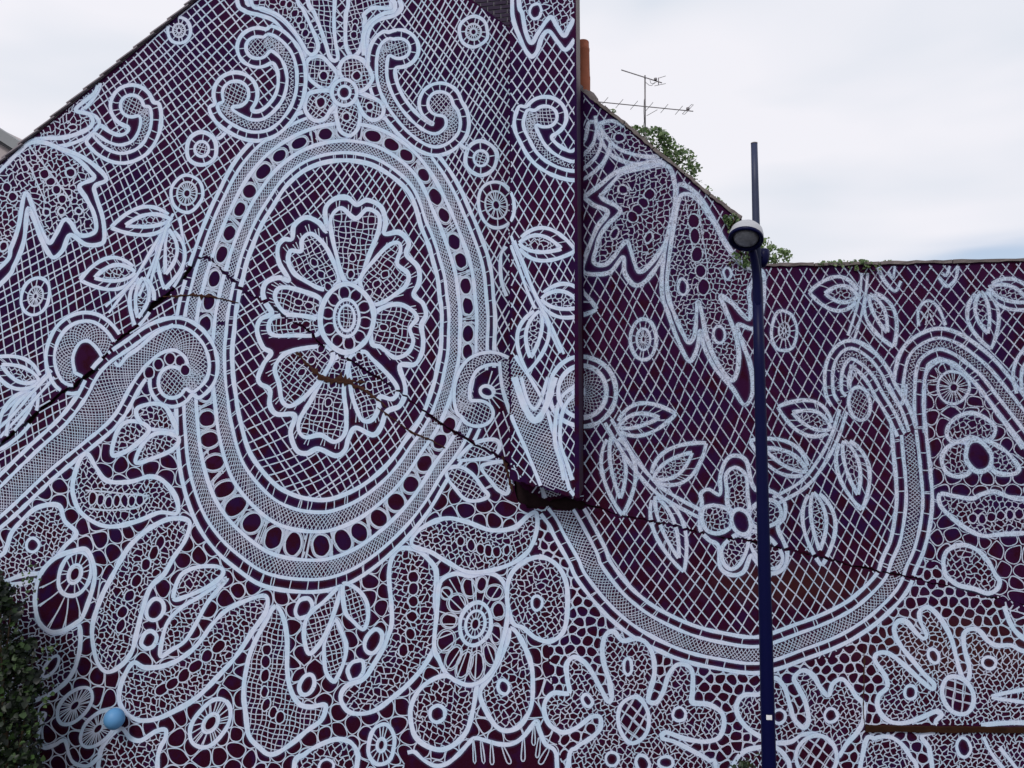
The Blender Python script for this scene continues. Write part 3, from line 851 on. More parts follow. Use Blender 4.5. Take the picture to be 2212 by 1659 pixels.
def union_outline(polys, rnd=3.0):
    """smooth outline of a union of shapes"""
    A = np.vstack(polys); x0, y0 = np.floor(A.min(0)).astype(int) - 12; x1, y1 = np.ceil(A.max(0)).astype(int) + 12
    M = np.zeros((y1 - y0, x1 - x0), np.float32); tmp = np.zeros((GH, GW), np.int8)
    for p in polys: fill_poly(tmp, p, 1)
    ys, xs = max(0, y0 + MG), max(0, x0 + MG); ye, xe = min(GH, y1 + MG), min(GW, x1 + MG)
    M[ys - y0 - MG:ye - y0 - MG, xs - x0 - MG:xe - x0 - MG] = tmp[ys:ye, xs:xe]
    k = np.exp(-(np.arange(-6, 7) / rnd) ** 2 / 2); k /= k.sum()
    for ax_ in (0, 1): M = np.apply_along_axis(lambda v: np.convolve(v, k, 'same'), ax_, M)
    B = M > 0.5; nxt = {}
    Y, X = np.nonzero(B)
    for y, x in zip(Y.tolist(), X.tolist()):
        if not B[y - 1, x]: nxt.setdefault((x, y), []).append((x + 1, y))
        if not B[y, x + 1]: nxt.setdefault((x + 1, y), []).append((x + 1, y + 1))
        if not B[y + 1, x]: nxt.setdefault((x + 1, y + 1), []).append((x, y + 1))
        if not B[y, x - 1]: nxt.setdefault((x, y + 1), []).append((x, y))
    loops = []
    while nxt:
        st = next(iter(nxt)); cur = st; L = []
        while True:
            L.append(cur); o = nxt[cur]; n_ = o.pop()
            if not o: del nxt[cur]
            cur = n_
            if cur == st: break
        if len(L) > 40:
            P = np.array(L, float); g = np.exp(-(np.arange(-9, 10) / 4.0) ** 2 / 2); g /= g.sum()
            Q = np.stack([np.convolve(np.concatenate([P[-9:, c], P[:, c], P[:9, c]]), g, 'valid') for c in (0, 1)], 1)[::4]
            loops.append(np.vstack([Q, Q[:1]]) + np.array((x0 - 0.5, y0 - 0.5)))
    return loops
def scroll(path, hws, g=14.0, bulbs=(), w=10.0, sides=(1, 1), name='painted_scroll', rung=34, sp=8.0, closed=False, label=None):
    """lace braid: hatched band with a cord on each edge, a barred gap and an outer cord; bulbs are its curled ends"""
    mo = Motif(name, None, label); g = g * 1.42; w = w * 0.95
    C = cr([(x, y, h) for (x, y), h in zip(path, hws)], step=5.0); hw = np.maximum(C[:, 2], 2.0); c = C[:, :2]
    L, Rr = offs(c, hw), offs(c, -hw)
    LO = offs(c, hw + g * sides[0]); RO = offs(c, -(hw + g * sides[1]))
    polyO = np.vstack([LO, RO[::-1]]); bo = [ell(x, y, a + g, b + g) for x, y, a, b in bulbs]; bi = [ell(x, y, a, b) for x, y, a, b in bulbs]
    ro = region(polyO)
    for q in bo: fill_poly(OWN, q, ro)
    polyI = np.vstack([L, Rr[::-1]]); ri = region(polyI)
    for q in bi: fill_poly(OWN, q, ri)
    if bulbs:
        segs = lambda A, B: [np.vstack([A[i:i + 4], B[i:i + 4][::-1]]) for i in range(0, len(A) - 1, 3)]
        inn = union_outline(segs(L, Rr) + bi)
        out = union_outline(segs(LO, RO) + bo) if g > 4 else []
        for q in inn: draw(mo, q, w * .88, 4, 1.0, ri)
        allin = np.vstack(inn)
        for q in out:
            draw(mo, q, w, 4, 1.0, ro); s_ = 0.0; k = 3
            while k < len(q) - 2:
                d2 = np.hypot(*(allin - q[k]).T); j = int(np.argmin(d2))
                if d2[j] < g * 1.7: draw(mo, cr([q[k], (q[k] + allin[j]) / 2 + RNG.normal(0, .8, 2), allin[j]], step=3), 2.8, 2, 1.0, ro)
                k += max(2, int(rung * RNG.uniform(.65, 1.3) / 4))
    else:
        for e, f, s in ((LO, L, sides[0]), (RO, Rr, sides[1])):
            if s:
                draw(mo, e, w, 4, 1.0, ro); rungs(mo, e, f, rung, 2.8, ro)
        for e in (L, Rr): draw(mo, e, w * .88, 4, 1.0, ri)
    for q in bi: f_hatch(mo, ri, q, RNG.uniform(0, 1.5), 7.6)
    hatch_band(mo, ri, L, Rr, sp)
    mo.edges = (LO, L, Rr, RO)
    return mo
def netzone(poly, fa, fb, sp=18.0, w=3.2, name='painted_net', centre=None):
    """diamond ground traced along two direction fields"""
    mo = Motif(name, kind='stuff'); r = region(poly); x0, y0, x1, y1 = bbox(poly); cx, cy = centre or ((x0 + x1) / 2, (y0 + y1) / 2)
    R = math.hypot(x1 - x0, y1 - y0) * 0.62
    for fi, f in enumerate((fa, fb)):
        m0 = f(np.array([cx]), np.array([cy]))[0]; nrm = np.array((-math.sin(m0), math.cos(m0)))
        s = np.arange(-R, R, sp); s = s + RNG.normal(0, sp * 0.07, len(s))
        st = np.array((cx, cy)) + nrm * s[:, None]; h = 6.0; k = int(R / h)
        ph = RNG.uniform(0, 6.3, len(s))
        def trace(sg):
            p = st.copy(); out = []
            for i in range(k):
                a = f(p[:, 0], p[:, 1]) + 0.045 * np.sin(i * 0.16 + ph) + 0.03 * np.sin(i * 0.43 + 2 * ph)
                p = p + sg * h * np.stack([np.cos(a), np.sin(a)], 1); out.append(p)
            return np.array(out)
        A, B = trace(1), trace(-1)
        for j in range(len(s)):
            draw(mo, np.vstack([B[::-1, j], st[j:j + 1], A[:, j]]), w * RNG.uniform(.9, 1.12), 0 if fi == 0 else 0.5, 1.0, r, True)
    return mo
def web(poly, cell=30.0, w=3.2, name='painted_web', squash=(1.0, 1.0), rot=0.0, shrink=0.93):
    """lace brides: rounded cells whose doubled strands make the bars"""
    mo = Motif(name, kind='stuff'); P0 = np.asarray(poly, float); r = region(P0); mo.rid = r
    def gen():
        x0, y0, x1, y1 = bbox(P0); cx, cy = (x0 + x1) / 2, (y0 + y1) / 2; R = math.hypot(x1 - x0, y1 - y0) / 2 + cell
        sd_ = []
        k = 0; y = -R
        while y < R:
            x = -R + (cell / 2 if k % 2 else 0)
            while x < R:
                sd_.append(((x + RNG.normal(0, .17) * cell) * squash[0], (y + RNG.normal(0, .17) * cell) * squash[1])); x += cell
            y += cell * 0.87; k += 1
        S = np.array(sd_); a = rad(rot); S = np.stack([cx + S[:, 0] * math.cos(a) - S[:, 1] * math.sin(a), cy + S[:, 0] * math.sin(a) + S[:, 1] * math.cos(a)], 1)
        pad = cell * 1.6; S = S[(S[:, 0] > x0 - pad) & (S[:, 0] < x1 + pad) & (S[:, 1] > y0 - pad) & (S[:, 1] < y1 + pad)]
        # keep cells that show at all
        res = geometry.delaunay_2d_cdt([Vector(v) for v in S], [], [], 0, 1e-5)
        VS = np.array([(v.x, v.y) for v in res[0]]); inc = [[] for _ in VS]
        for t in res[2]:
            A, B, C = VS[t[0]], VS[t[1]], VS[t[2]]
            D = 2 * (A[0] * (B[1] - C[1]) + B[0] * (C[1] - A[1]) + C[0] * (A[1] - B[1]))
            if abs(D) < 1e-6: continue
            ux = ((A @ A) * (B[1] - C[1]) + (B @ B) * (C[1] - A[1]) + (C @ C) * (A[1] - B[1])) / D
            uy = ((A @ A) * (C[0] - B[0]) + (B @ B) * (A[0] - C[0]) + (C @ C) * (B[0] - A[0])) / D
            if math.hypot(ux - A[0], uy - A[1]) > cell * 2.2: continue
            for i in t: inc[i].append((ux, uy))
        for i, L in enumerate(inc):
            if len(L) < 4: continue
            Q = np.array(L); Q = Q[np.argsort(np.arctan2(Q[:, 1] - VS[i, 1], Q[:, 0] - VS[i, 0]))]
            c = Q.mean(0); Q = c + (Q - c) * shrink
            for _ in range(2):
                N = np.roll(Q, -1, 0); Q = np.stack([Q * .75 + N * .25, Q * .25 + N * .75], 1).reshape(-1, 2)
            if not (look(OWN, Q) == r).any(): continue
            draw(mo, cr(Q, True, 4.5), w * RNG.uniform(.8, 1.25), 1 + 0.3 * (i % 3), 1.0, r, True)
    mo.late = gen
    return mo
def Z(c, r, s):
    v = np.array([[float(t) for t in q.split(',')] for q in s.split()])
    return v / 4.0 + np.array((553.0 * c, 414.75 * r))
def G(s): return np.array([[float(t) for t in q.split(',')] for q in s.split()])

# ------------------------------------------------------------------ grounds
def sm(x, a, b): t = np.clip((x - a) / (b - a), 0, 1); return t * t * (3 - 2 * t)
def la(x, y): t = np.clip((y - 0.6 * x + 100) / 700, 0, 1); return np.radians(51 + 31 * t + 5 * sm(x, 850, 1050) * sm(y, 200, 500))
def lb(x, y): t = np.clip((y - 0.6 * x + 100) / 700, 0, 1); return np.radians(-42 + 14 * t - 20 * sm(x, 650, 980))
def ra(x, y): return np.radians(52 + 5 * np.sin(x * 0.004 + y * .003))
def rb(x, y): return np.radians(-61 + 6 * np.sin(x * 0.005 - y * 0.004))
netzone(G("-170,-170 2380,-170 2380,1830 -170,1830"), la, lb, 17.5, 3.3, centre=(480, 420))
netzone(G("1180,100 2380,100 2380,1500 1180,1500"), ra, rb, 21.0, 3.2, centre=(1600, 850))
netzone([(BP[0][0], -169), (BP[1][0], -169), tuple(BP[2]), tuple(BP[3])], lambda x, y: np.radians(53 + 5 * np.sin(y * .004)), lambda x, y: np.radians(-62 + 5 * np.sin(y * .005 + 1)), 19.0, 3.2)
web(G("-170,1240 0,1120 110,1030 230,900 300,820 380,830 430,900 700,1250 980,1000 1100,985 1150,1075 1185,1095 1230,1330 1330,1360 1330,1830 -170,1830"), 35.0, 3.1, rot=-20, squash=(1.0, 1.15))
web(G("1150,1075 1195,1095 1260,1250 1400,1370 1600,1440 1800,1420 1950,1290 2010,1100 2010,900 2380,900 2380,1830 1230,1830"), 24.0, 3.3, shrink=0.97)
web(G("1985,1200 1990,860 2010,800 2060,770 2140,820 2380,1050 2380,1310 2200,1310"), 38.0, 3.0, shrink=0.9)

# ------------------------------------------------------------------ maple leaf at the left edge
mo = Motif('painted_maple_leaf', None, 'broad jagged painted leaf at the left edge, net filled')
O = cr(G("60,300 75,302 120,318 170,335 210,362 230,388 205,402 208,425 222,470 226,515 215,528 185,528 152,508 136,540 114,556 92,522 72,470 60,452 52,520 32,572 0,615 -170,760 -170,470 -20,370"), True)
ro = region(O); draw(mo, O, 10, 4, 1.0, ro)
I = cr(G("-20,372 70,308 150,332 196,372 202,386 172,402 186,428 203,462 206,500 172,508 152,480 138,476 120,508 106,524 86,490 62,424 52,424 40,490 24,535 0,578 -170,700 -170,480"), True)
ri = region(I); draw(mo, I, 10, 4, 1.0, ri); f_net(mo, ri, I, 12.5, 2.9, 0.4)
rungs(mo, O, b_res(G("60,300 75,302 120,318 170,335 210,362 230,388 205,402 208,425 222,470 226,515 215,528 185,528 152,508 136,540 114,556 92,522 72,470 60,452 52,520 32,572 0,615 -170,760 -170,470 -20,370"), I)[:len(O)] if False else O + 0, 60, 0.1, ro)
for a in (Z(0, 0, "130,1290 250,1430 330,1600 400,1760"), Z(0, 0, "250,1260 400,1450 560,1659 620,1760")): cord(mo, a, 4.5, ri, lay=3)
holes(mo, Z(0, 0, "385,1505 440,1570 490,1640 540,1720 60,1620 110,1700"), 9, 9, 3.5)
for x, y, a, b in ((153, 373, 9, 8), (133, 457, 6, 6), (101, 458, 6, 6), (8, 532, 7, 9), (170, 456, 6, 5)): eye(mo, x, y, a, b, 20, 5)
mo2 = blob(G("222,150 214,170 205,200 164,236 192,247 201,264 186,281 140,297 76,302 40,330 -30,395 -60,380 60,250 190,130"), 'net', 9, 'painted_maple_leaf', 12.0, 0.5)
eye(mo2, 157, 275, 8, 5, 0, 4)
cord(mo2, G("219,160 213,195 190,228 178,240 207,252 214,270 190,295 150,312 112,318"), 8, 9999)

# ------------------------------------------------------------------ upper left
rosette(387, 66, 25, 28, 0.52, 0.2, 0, 11, 14)
scroll(Z(0, 0, "800,1150 920,1250 1050,1290 1180,1240 1250,1120 1262,1000 1240,930"), [3, 7, 9, 10, 11, 12, 14], 15, [(285, 229, 25, 24)], 9)
m = rosette(436, 322, 33, 35, 0.46, 0.3, 0, 8, 10, 9, inner='grid'); cord(m, G("462,300 478,296 500,270"), 9, 9999)
rosette(404, 418, 34, 40, 0.62, 0.22, 10, 9, 22)
for q in ("375,462 330,535 285,610 228,662", "372,470 318,560 262,640 235,676", "366,482 345,535 318,600 300,640", "360,490 340,560 326,610 322,652", "388,470 398,540 392,590 362,640"):
    m = Motif('painted_stem'); cord(m, G(q), 6.5, 9999)
leaf((368, 474), (272, 487), 13, 13, 4); leaf((292, 588), (205, 600), 17, 13, 4); leaf((364, 496), (358, 592), 13, 13, -9); leaf((310, 600), (298, 686), 14, 9, -3)
rosette(77, 640, 30, 41, 0.52, 0.16, 18, 10, 20)

# ------------------------------------------------------------------ left braid and its curls
leaf((84, 822), (4, 788), 16, 13, -3); leaf((74, 846), (14, 945), 15, 13, 4)
for q in ("112,800 80,828 40,860 -30,925 -170,1040", "104,812 70,848 20,905 -60,975", "118,815 60,880 0,945"):
    m = Motif('painted_stem'); cord(m, G(q), 7, 9999)
region(ell(192, 772, 40, 42)); scroll(G('242,872 246,815 232,752 196,716 158,726 138,768 148,812 176,822'), [10, 15, 19, 21, 21, 20, 17, 9], 13, (), 9.5, (1, 0))
# ------------------------------------------------------------------ crown of the medallion
CX, CY = 745.0, 700.0
R0 = G("750,346 803,355 848,382 885,415 908,490 935,565 949,640 953,715 945,790 930,850 905,910 875,950 840,1000 778,1052 708,1081 653,1076 603,1055 565,1015 540,980 522,917 510,850 503,790 507,715 514,655 526,600 545,535 560,497 590,447 617,403 658,367 703,350")
R5 = G("750,222 830,238 893,275 943,332 998,415 1012,450 1036,505 1058,570 1065,640 1067,740 1058,850 1030,940 995,1000 963,1037 910,1125 853,1187 800,1232 753,1262 693,1279 603,1274 553,1262 528,1240 475,1200 430,1142 405,1080 390,1017 385,955 382,880 378,790 382,690 400,610 424,535 447,472 476,410 510,345 550,300 603,266 663,238")
def polar(P):
    a = np.arctan2(P[:, 1] - CY, P[:, 0] - CX); r = np.hypot(P[:, 0] - CX, P[:, 1] - CY); o = np.argsort(a); a, r = a[o], r[o]
    A = np.concatenate([a - 2 * math.pi, a, a + 2 * math.pi]); Rr = np.tile(r, 3); t = np.linspace(-math.pi, math.pi, 421)
    v = np.interp(t, A, Rr); k = np.exp(-np.linspace(-2, 2, 15) ** 2); k /= k.sum()
    vv = np.convolve(np.concatenate([v[-16:-1], v, v[1:16]]), k, 'same')[15:-15]
    return t, vv
tt, r0 = polar(R0); _, r5 = polar(R5)
def ring(f, am=0.0):
    r = r0 + (r5 - r0) * f; return np.stack([CX + r * np.cos(tt), CY + r * np.sin(tt)], 1)
med = Motif('painted_medallion', None, 'large oval painted medallion with eyelet border')
K = [ring(f) for f in (0, .135, .345, .655, .865, 1.0)]
rm = region(K[5])
for k_, w_ in zip(K[1:], (7.5, 8.5, 8.5, 7.5, 9)): draw(med, k_, w_, 4, 1.0, rm)
rungs(med, K[1], K[0], 27, 2.6, rm); rungs(med, K[5], K[4], 33, 2.6, rm)
b1 = Motif('painted_braid_ring', med); hatch_band(b1, rm, K[1], K[2], 8.2, 30)
b2 = Motif('painted_braid_ring', med); hatch_band(b2, rm, K[3], K[4], 8.2, 30)
ey = Motif('painted_eyelet_row', med)
s5 = ring(.4975); cs = np.concatenate([[0], np.cumsum(np.hypot(*np.diff(s5, axis=0).T))]); ne = 46
gapw = np.hypot(*(K[3] - K[2]).T)
for k in range(ne):
    q = cs[-1] * (k + RNG.normal(0, .10)) / ne; x, y = np.interp(q, cs, s5[:, 0]), np.interp(q, cs, s5[:, 1]); i = int(np.clip(np.searchsorted(cs, q), 1, 419))
    tg = s5[i] - s5[i - 1]; an = math.degrees(math.atan2(tg[1], tg[0])); gw = np.interp(q, cs, gapw) * 0.5 - 5.5
    e1 = RNG.uniform(.92, 1.1) * gw; e2 = cs[-1] / ne * .365 * RNG.uniform(.88, 1.08)
    P = hand(ell(x, y, e2, e1, an, 3), 0.5); rr = region(P); draw(ey, P, 4.6, 3, 1.0, rr)
    for dd in (-.5, .5):
        q2 = q + dd * cs[-1] / ne; j = int(np.clip(np.searchsorted(cs, q2 % cs[-1]), 1, 419))
        for t1, t2, sx_ in ((0.02, .98, 2), (.0, 1.0, 4), (0.0, .3, 8), (.05, .3, 8), (1.0, .7, 8), (.95, .7, 8)):
            a = K[2][j] + (K[3][j] - K[2][j]) * t1; b = K[2][j] + (K[3][j] - K[2][j]) * t2
            draw(ey, cr([a + RNG.normal(0, sx_, 2), b + RNG.normal(0, 2, 2)], step=3), 2.9, 1, .95, rm, True)
    draw(ey, offs(P, 3.4 if area(P) < 0 else -3.4, True), 2.6, 2, .9, rm, True)
def ma(x, y): return np.radians(57 + 9 * sm(y, 850, 1050) * sm(x, 650, 850))
def mb(x, y): return np.radians(-33 - 24 * sm(x, 560, 800) + 18 * sm(y, 850, 1050))
netzone(K[0], ma, mb, 19.5, 3.3, centre=(745, 700)); draw(med, K[0], 10, 4, 1.0, REG[0])

bd = scroll(G("-170,1228 -60,1135 0,1085 92,997 160,938 215,880 250,820 300,770 345,738 388,732 422,762 428,806 402,838"), [23, 24, 24, 25, 28, 36, 36, 25, 24, 26, 24, 22, 18], 13, [(372, 826, 30, 34)], 9.5, name='painted_braid', label='broad painted lace braid rising from the left edge and curling')
holes(bd, Z(0, 1, "1290,1560 1370,1490 1470,1440 1560,1460 1600,1540"), 10, 11, 4)
m = Motif('painted_scroll'); cord(m, Z(0, 1, "990,1470 1030,1500 1100,1420 1200,1350 1350,1220 1500,1150"), 9, 9999)

# central flower
fl = Motif('painted_flower', None, 'eight petalled painted flower in the middle of the oval medallion')
OUT = np.vstack([Z(1, 1, "612,335 600,150 680,60 790,50 870,110 960,70 1080,130 1120,260 1112,360 1240,350 1320,440 1300,540 1400,650 1410,780 1362,890 1440,960 1470,1060 1430,1150 1445,1280 1430,1400 1370,1490 1245,1500 1280,1640"),
                 Z(1, 2, "1290,80 1240,190 1130,240 1080,370 1010,440 860,378 800,470 770,570 690,620 540,560 440,600 350,570 300,420 335,270 180,260 120,180 120,50 40,0"),
                 Z(1, 1, "20,1600 70,1480 130,1390 60,1340 10,1200 40,1100 135,1050 85,960 60,870 90,780 200,740 285,762 200,610 190,480 240,410 312,405 330,290 430,220 540,262")])
OP = cr(OUT, True); rf = region(OP); draw(fl, OP, 11, 4, 1.0, rf)
PET = [Z(1, 1, "770,770 690,520 645,300 660,200 740,140 860,230 960,150 1060,200 1060,330 980,540 890,760"),
       Z(1, 1, "720,760 640,540 560,420 470,360 400,410 390,510 300,510 280,600 330,700 430,770 590,840"),
       Z(1, 1, "560,930 380,850 220,825 165,890 200,990 300,1060 540,1070"),
       Z(1, 1, "540,1110 330,1062 160,1080 110,1160 150,1235 330,1240 530,1230"),
       Z(1, 1, "620,1340 420,1350 250,1400 165,1520 200,1660 225,1800 290,1850 400,1790 540,1640 660,1440"),
       Z(1, 1, "680,1440 560,1640 470,1810 380,1960 370,2060 430,2120 560,2100 680,2160 770,2080 780,1910 760,1700 800,1440"),
       Z(1, 1, "810,1440 820,1700 860,1850 920,1970 1000,1970 1055,1880 1070,1770 1180,1790 1225,1710 1160,1600 1000,1440 930,1380"),
       Z(1, 1, "1020,1060 1200,970 1330,1010 1390,1090 1330,1180 1360,1290 1310,1390 1200,1430 1080,1340 1000,1300"),
       Z(1, 1, "900,770 1030,580 1150,460 1230,440 1250,500 1220,620 1310,700 1310,780 1240,860 1020,970")]
for i, p in enumerate(PET):
    P = cr(p, True); pm = Motif('painted_petal', fl); r = region(P); draw(pm, P, 10, 4, 1.0, r); pm.rid = r
    c = P.mean(0); f_grid(pm, r, P, math.atan2(c[1] - 687, c[0] - 749), 11.6, 2.6, math.pi / 2, 2.2)
    for f in (.30, .44, .58): x, y = np.array((749, 687)) + (c - (749, 687)) * (f * 1.55 + .1); eye(pm, x, y, 6.5, 8.5, math.degrees(math.atan2(c[1] - 687, c[0] - 749)) + 90, 3)
    nb = 9
    for k in range(nb):
        q = P[int(len(P) * (0.22 + .56 * k / (nb - 1)))]; d_ = q - np.array((749, 687)); d_ = d_ / np.hypot(*d_)
        for e in (0, 4): draw(fl, cr([q + (-d_[1] * e, d_[0] * e), q + d_ * 19 + (-d_[1] * e * 2, d_[0] * e * 2)], step=3), 2.5, 2, 1.0, rf)
CE = hand(ell(749, 687, 57, 73, 0)); rc = region(CE); hb = Motif('painted_flower_heart', fl); draw(hb, CE, 11, 5, 1.0, rc)
for k in range(10):
    a = 2 * math.pi * (k + .3) / 10; x, y = 749 + 41 * math.cos(a), 687 + 55 * math.sin(a); eye(hb, x, y, 10.5, 13, math.degrees(a) + 90, 4)
q = ell(749, 687, 27, 40); r = region(q); draw(hb, q, 7, 5, 1.0, r)
q = ell(749, 687, 17, 28); r = region(q); draw(hb, q, 6, 5, 1.0, r); f_grid(hb, r, q, rad(5), 7.5, 2.3)
q1, q2 = ell(749, 687, 26, 39, n=60), ell(749, 687, 18, 29, n=60); rungs(hb, q1, q2, 9, 2.5, 9999, 0)

# palmette above
def Y2(s): return G(s) * 0.17157 + np.array((474.4, 0))
mo = Motif('painted_palmette', None, 'fan of painted lace fingers above the medallion')
W1 = cr(np.vstack([[(512, -100)], Y2("220,0 320,140 500,190 680,260 830,430 960,610 1030,755 1060,750 1070,620 980,470 870,330 720,200 520,120 420,60 340,0"), [(535, -100)]]), True)
r = region(W1); draw(mo, W1, 9, 4, 1.0, r)
W2 = cr(np.vstack([[(540, -100)], Y2("400,30 560,110 740,190 880,320 1000,480 1090,640 1160,690 1225,640 1235,540 1150,330 1050,120 980,0"), [(630, -100)]]), True)
r = region(W2); draw(mo, W2, 8, 4, 1.0, r); f_net(mo, r, W2, 11, 2.6, 0.9); holes(mo, Y2("800,40 880,60 945,170 1000,250 1040,330 1080,420"), 6, 8, 3, 30)
W3 = cr(np.vstack([[(655, -100)], Y2("1110,0 1200,180 1320,500 1400,740 1490,735 1455,500 1440,250 1450,0"), [(722, -100)]]), True)
r = region(W3); draw(mo, W3, 9, 4, 1.0, r); f_grid(mo, r, W3, 0.1, 11, 2.6, 1.4)
W4 = cr(np.vstack([[(740, -100)], Y2("1620,0 1590,200 1590,560 1650,700 1710,700 1770,620 1810,450 1830,230"), Z(1, 0, "930,130 1010,70 1140,70 1170,20"), [(850, -100)]]), True)
r = region(W4); draw(mo, W4, 9, 4, 1.0, r); f_grid(mo, r, W4, 1.3, 10, 2.5); holes(mo, Y2("1710,280 1700,360 1690,440"), 6, 8, 3)
m = mo
for q in (Z(1, 0, "970,540 955,420 975,270 1040,180 1190,135 1255,70 1240,0"), Z(1, 0, "935,480 930,300 990,190 1100,120 1190,95 1200,30 1175,0")): cord(m, q, 10, 9999)
for a, b in (("1460,130 1560,230", 3), ("1460,260 1570,300", 3), ("1460,390 1590,400", 3), ("1460,520 1590,520", 3), ("1200,380 1290,360", 3), ("1240,500 1330,480", 3), ("1500,620 1600,600", 3), ("1120,150 1200,120", 3), ("1150,280 1230,250", 3)): cord(m, Y2(a), b, 9999)

scroll(Y2("560,500 700,560 850,720 912,950 885,1200 780,1400 600,1560 400,1585 200,1500 80,1400 40,1290"), [15, 15, 13, 11, 11, 12, 13, 13, 13, 13, 14], 13, [(557, 103, 26, 24), (509, 203, 29, 28)], 9)
scroll(Z(1, 0, "1190,360 1110,430 1085,620 1125,800 1235,985 1400,1150 1560,1215 1690,1130 1700,1010 1640,930"), [12, 12, 11, 11, 11, 12, 14, 15, 15, 16], 13, [(862, 105, 24, 22), (951, 224, 27, 26)], 9)
rosette(1023, 69, 31, 33, 0.52, 0.22, 0, 12, 16)
m = rosette(1039, 342, 34, 37, 0.45, 0.3, 0, 8, 10, 8.5, inner='grid'); cord(m, Z(1, 0, "1840,1290 1790,1270 1760,1240"), 8, 9999)
rosette(1072, 443, 39, 50, 0.60, 0.2, -12, 11, 24)

# five petals on the crown
f5 = Motif('painted_flower', None, 'small five petalled painted flower on top of the medallion')
for p, e_ in ((Z(1, 0, "700,655 640,560 560,490 460,510 430,600 470,690 610,775"), (585, 655, 32)), (Z(1, 0, "730,650 740,540 820,490 920,520 990,620 1000,700 890,790"), (870, 655, 32)),
              (Z(1, 0, "650,790 480,800 430,870 430,960 500,1040 590,1030 640,960 680,900"), (560, 885, 36)), (Z(1, 0, "700,900 710,1080 750,1150 820,1170 880,1110 900,1000 880,890"), (780, 1010, 28)),
              (Z(1, 0, "870,800 1040,860 1100,920 1090,1000 1020,1040 940,1000 880,890"), (985, 920, 26))):
    P = cr(p, True); pm = Motif('painted_petal', f5); r = region(P); draw(pm, P, 9.5, 4, 1.0, r); f_grid(pm, r, P, RNG.uniform(0, 1.5), 9.0, 2.5)
    eye(pm, 553 + e_[0] / 4, e_[1] / 4, e_[2] / 4, e_[2] / 4 * 1.1, 0, 4.5)
q = ell(744, 200, 27, 28); r = region(q); draw(f5, q, 9, 5, 1.0, r); draw(f5, ell(744, 200, 13, 14), 6.5, 5, 1.0, r); rungs(f5, ell(744, 200, 26, 27, n=40), ell(744, 200, 14, 15, n=40), 14, 2.6, r, 0.5)
for a in ("380,660 440,660", "370,740 440,735", "380,790 450,800", "370,860 420,870", "360,910 420,920", "960,690 1030,640", "970,760 1040,740", "1110,930 1180,930", "1120,990 1190,1010"): cord(f5, Z(1, 0, a), 3, 9999)

# ------------------------------------------------------------------ right of the medallion
region(ell(1062, 846, 40, 48)); sc = scroll(G('1106,786 1064,774 1024,786 1002,820 998,862 1008,892'), [9, 13, 15, 16, 17, 20], 1, [(1031, 893, 35, 28)], 9.5, (0, 0))
for k in range(8):
    a = rad(-75 + k * 21); cord(sc, [(1050 + 16 * math.cos(a), 846 + 14 * math.sin(a)), (1052 + 44 * math.cos(a), 846 + 46 * math.sin(a))], 3.2, 9999)
draw(sc, ell(1052, 846, 15, 12, 20), 8, 4, 1.0, 9999)
m = Motif('painted_leaf'); cord(m, Z(1, 1, "2160,470 2115,560 2120,760 2165,900"), 8, 9999)
for q in ("1750,650 1850,535 1950,490 2060,480 2105,520 2080,600 2000,640 1850,655", "1650,740 1760,715 1870,780 1960,900 2005,970 1900,1010 1800,990 1720,900 1660,820", "1950,730 2000,690 2180,690 2180,930 2100,920 2030,840"):
    blob(Z(1, 2, q), 'grid', 9, 'painted_leaf', 10, 0.5)
b = blob(G("890,1177 905,1145 960,1120 1010,1128 1060,1145 1110,1140 1140,1115 1158,1108 1160,1140 1145,1185 1110,1215 1060,1232 1010,1235 960,1210 930,1192"), 'net', 10, 'painted_paisley', 12, 0.3)
holes(b, G("995,1169 1018,1178 1038,1186 1055,1190 1073,1192 1095,1188"), 7, 11, 3.5)

# ------------------------------------------------------------------ lower left field
blob(Z(0, 2, "1520,400 1480,280 1420,190 1320,170 1190,210 1190,290 1280,380 1400,400"), 'net', 10, 'painted_leaf', 11)
blob(Z(0, 2, "1290,395 1210,330 1090,330 1010,420 970,610 1090,580 1200,500"), 'net', 10, 'painted_leaf', 11)
blob(Z(0, 2, "1535,455 1400,420 1290,460 1210,560 1175,680 1300,650 1450,590 1530,530"), 'net', 9.5, 'painted_leaf', 11)
b = blob(Z(0, 2, "750,600 830,720 900,820 1000,850 1150,840 1290,800 1400,830 1500,940 1540,1050 1520,1120 1380,1110 1200,1180 1000,1230 850,1210 700,1110 640,980 630,860 680,680"), 'net', 10.5, 'painted_paisley', 12, 0.0)
holes(b, Z(0, 2, "800,990 870,1000 940,1020 1010,1010 1080,1010 1140,1010 1210,1000"), 7, 12, 3.5)
cord(b, Z(0, 2, "740,920 900,930 1100,950 1280,965"), 5, 9999); cord(b, Z(0, 2, "770,1075 900,1090 1050,1085 1200,1060 1280,980"), 5, 9999)
b = blob(G("107,1090 130,1095 140,1125 165,1152 140,1180 112,1215 96,1236 50,1242 0,1258 -70,1262 -70,1215 0,1200 15,1180 25,1152 45,1127 75,1100"), 'net', 10.5, 'painted_lace_petal', 11.5)
eye(b, 71, 1177, 11, 12, 20, 7)
b = blob(G("-60,1265 40,1262 78,1255 76,1300 84,1342 106,1364 133,1366 170,1350 172,1405 155,1457 120,1492 72,1515 40,1522 -60,1500 -60,1300"), 'net', 10.5, 'painted_lace_petal', 12.5, 0.5)
eye(b, 110, 1440, 8, 24, 35, 7)
sh = Motif('painted_shell'); P = cr(G("88,1240 76,1290 83,1340 105,1362 130,1364 162,1347 182,1325 205,1245 190,1190 160,1190 120,1205"), True); r = region(P); draw(sh, P, 10, 4, 1.0, r)
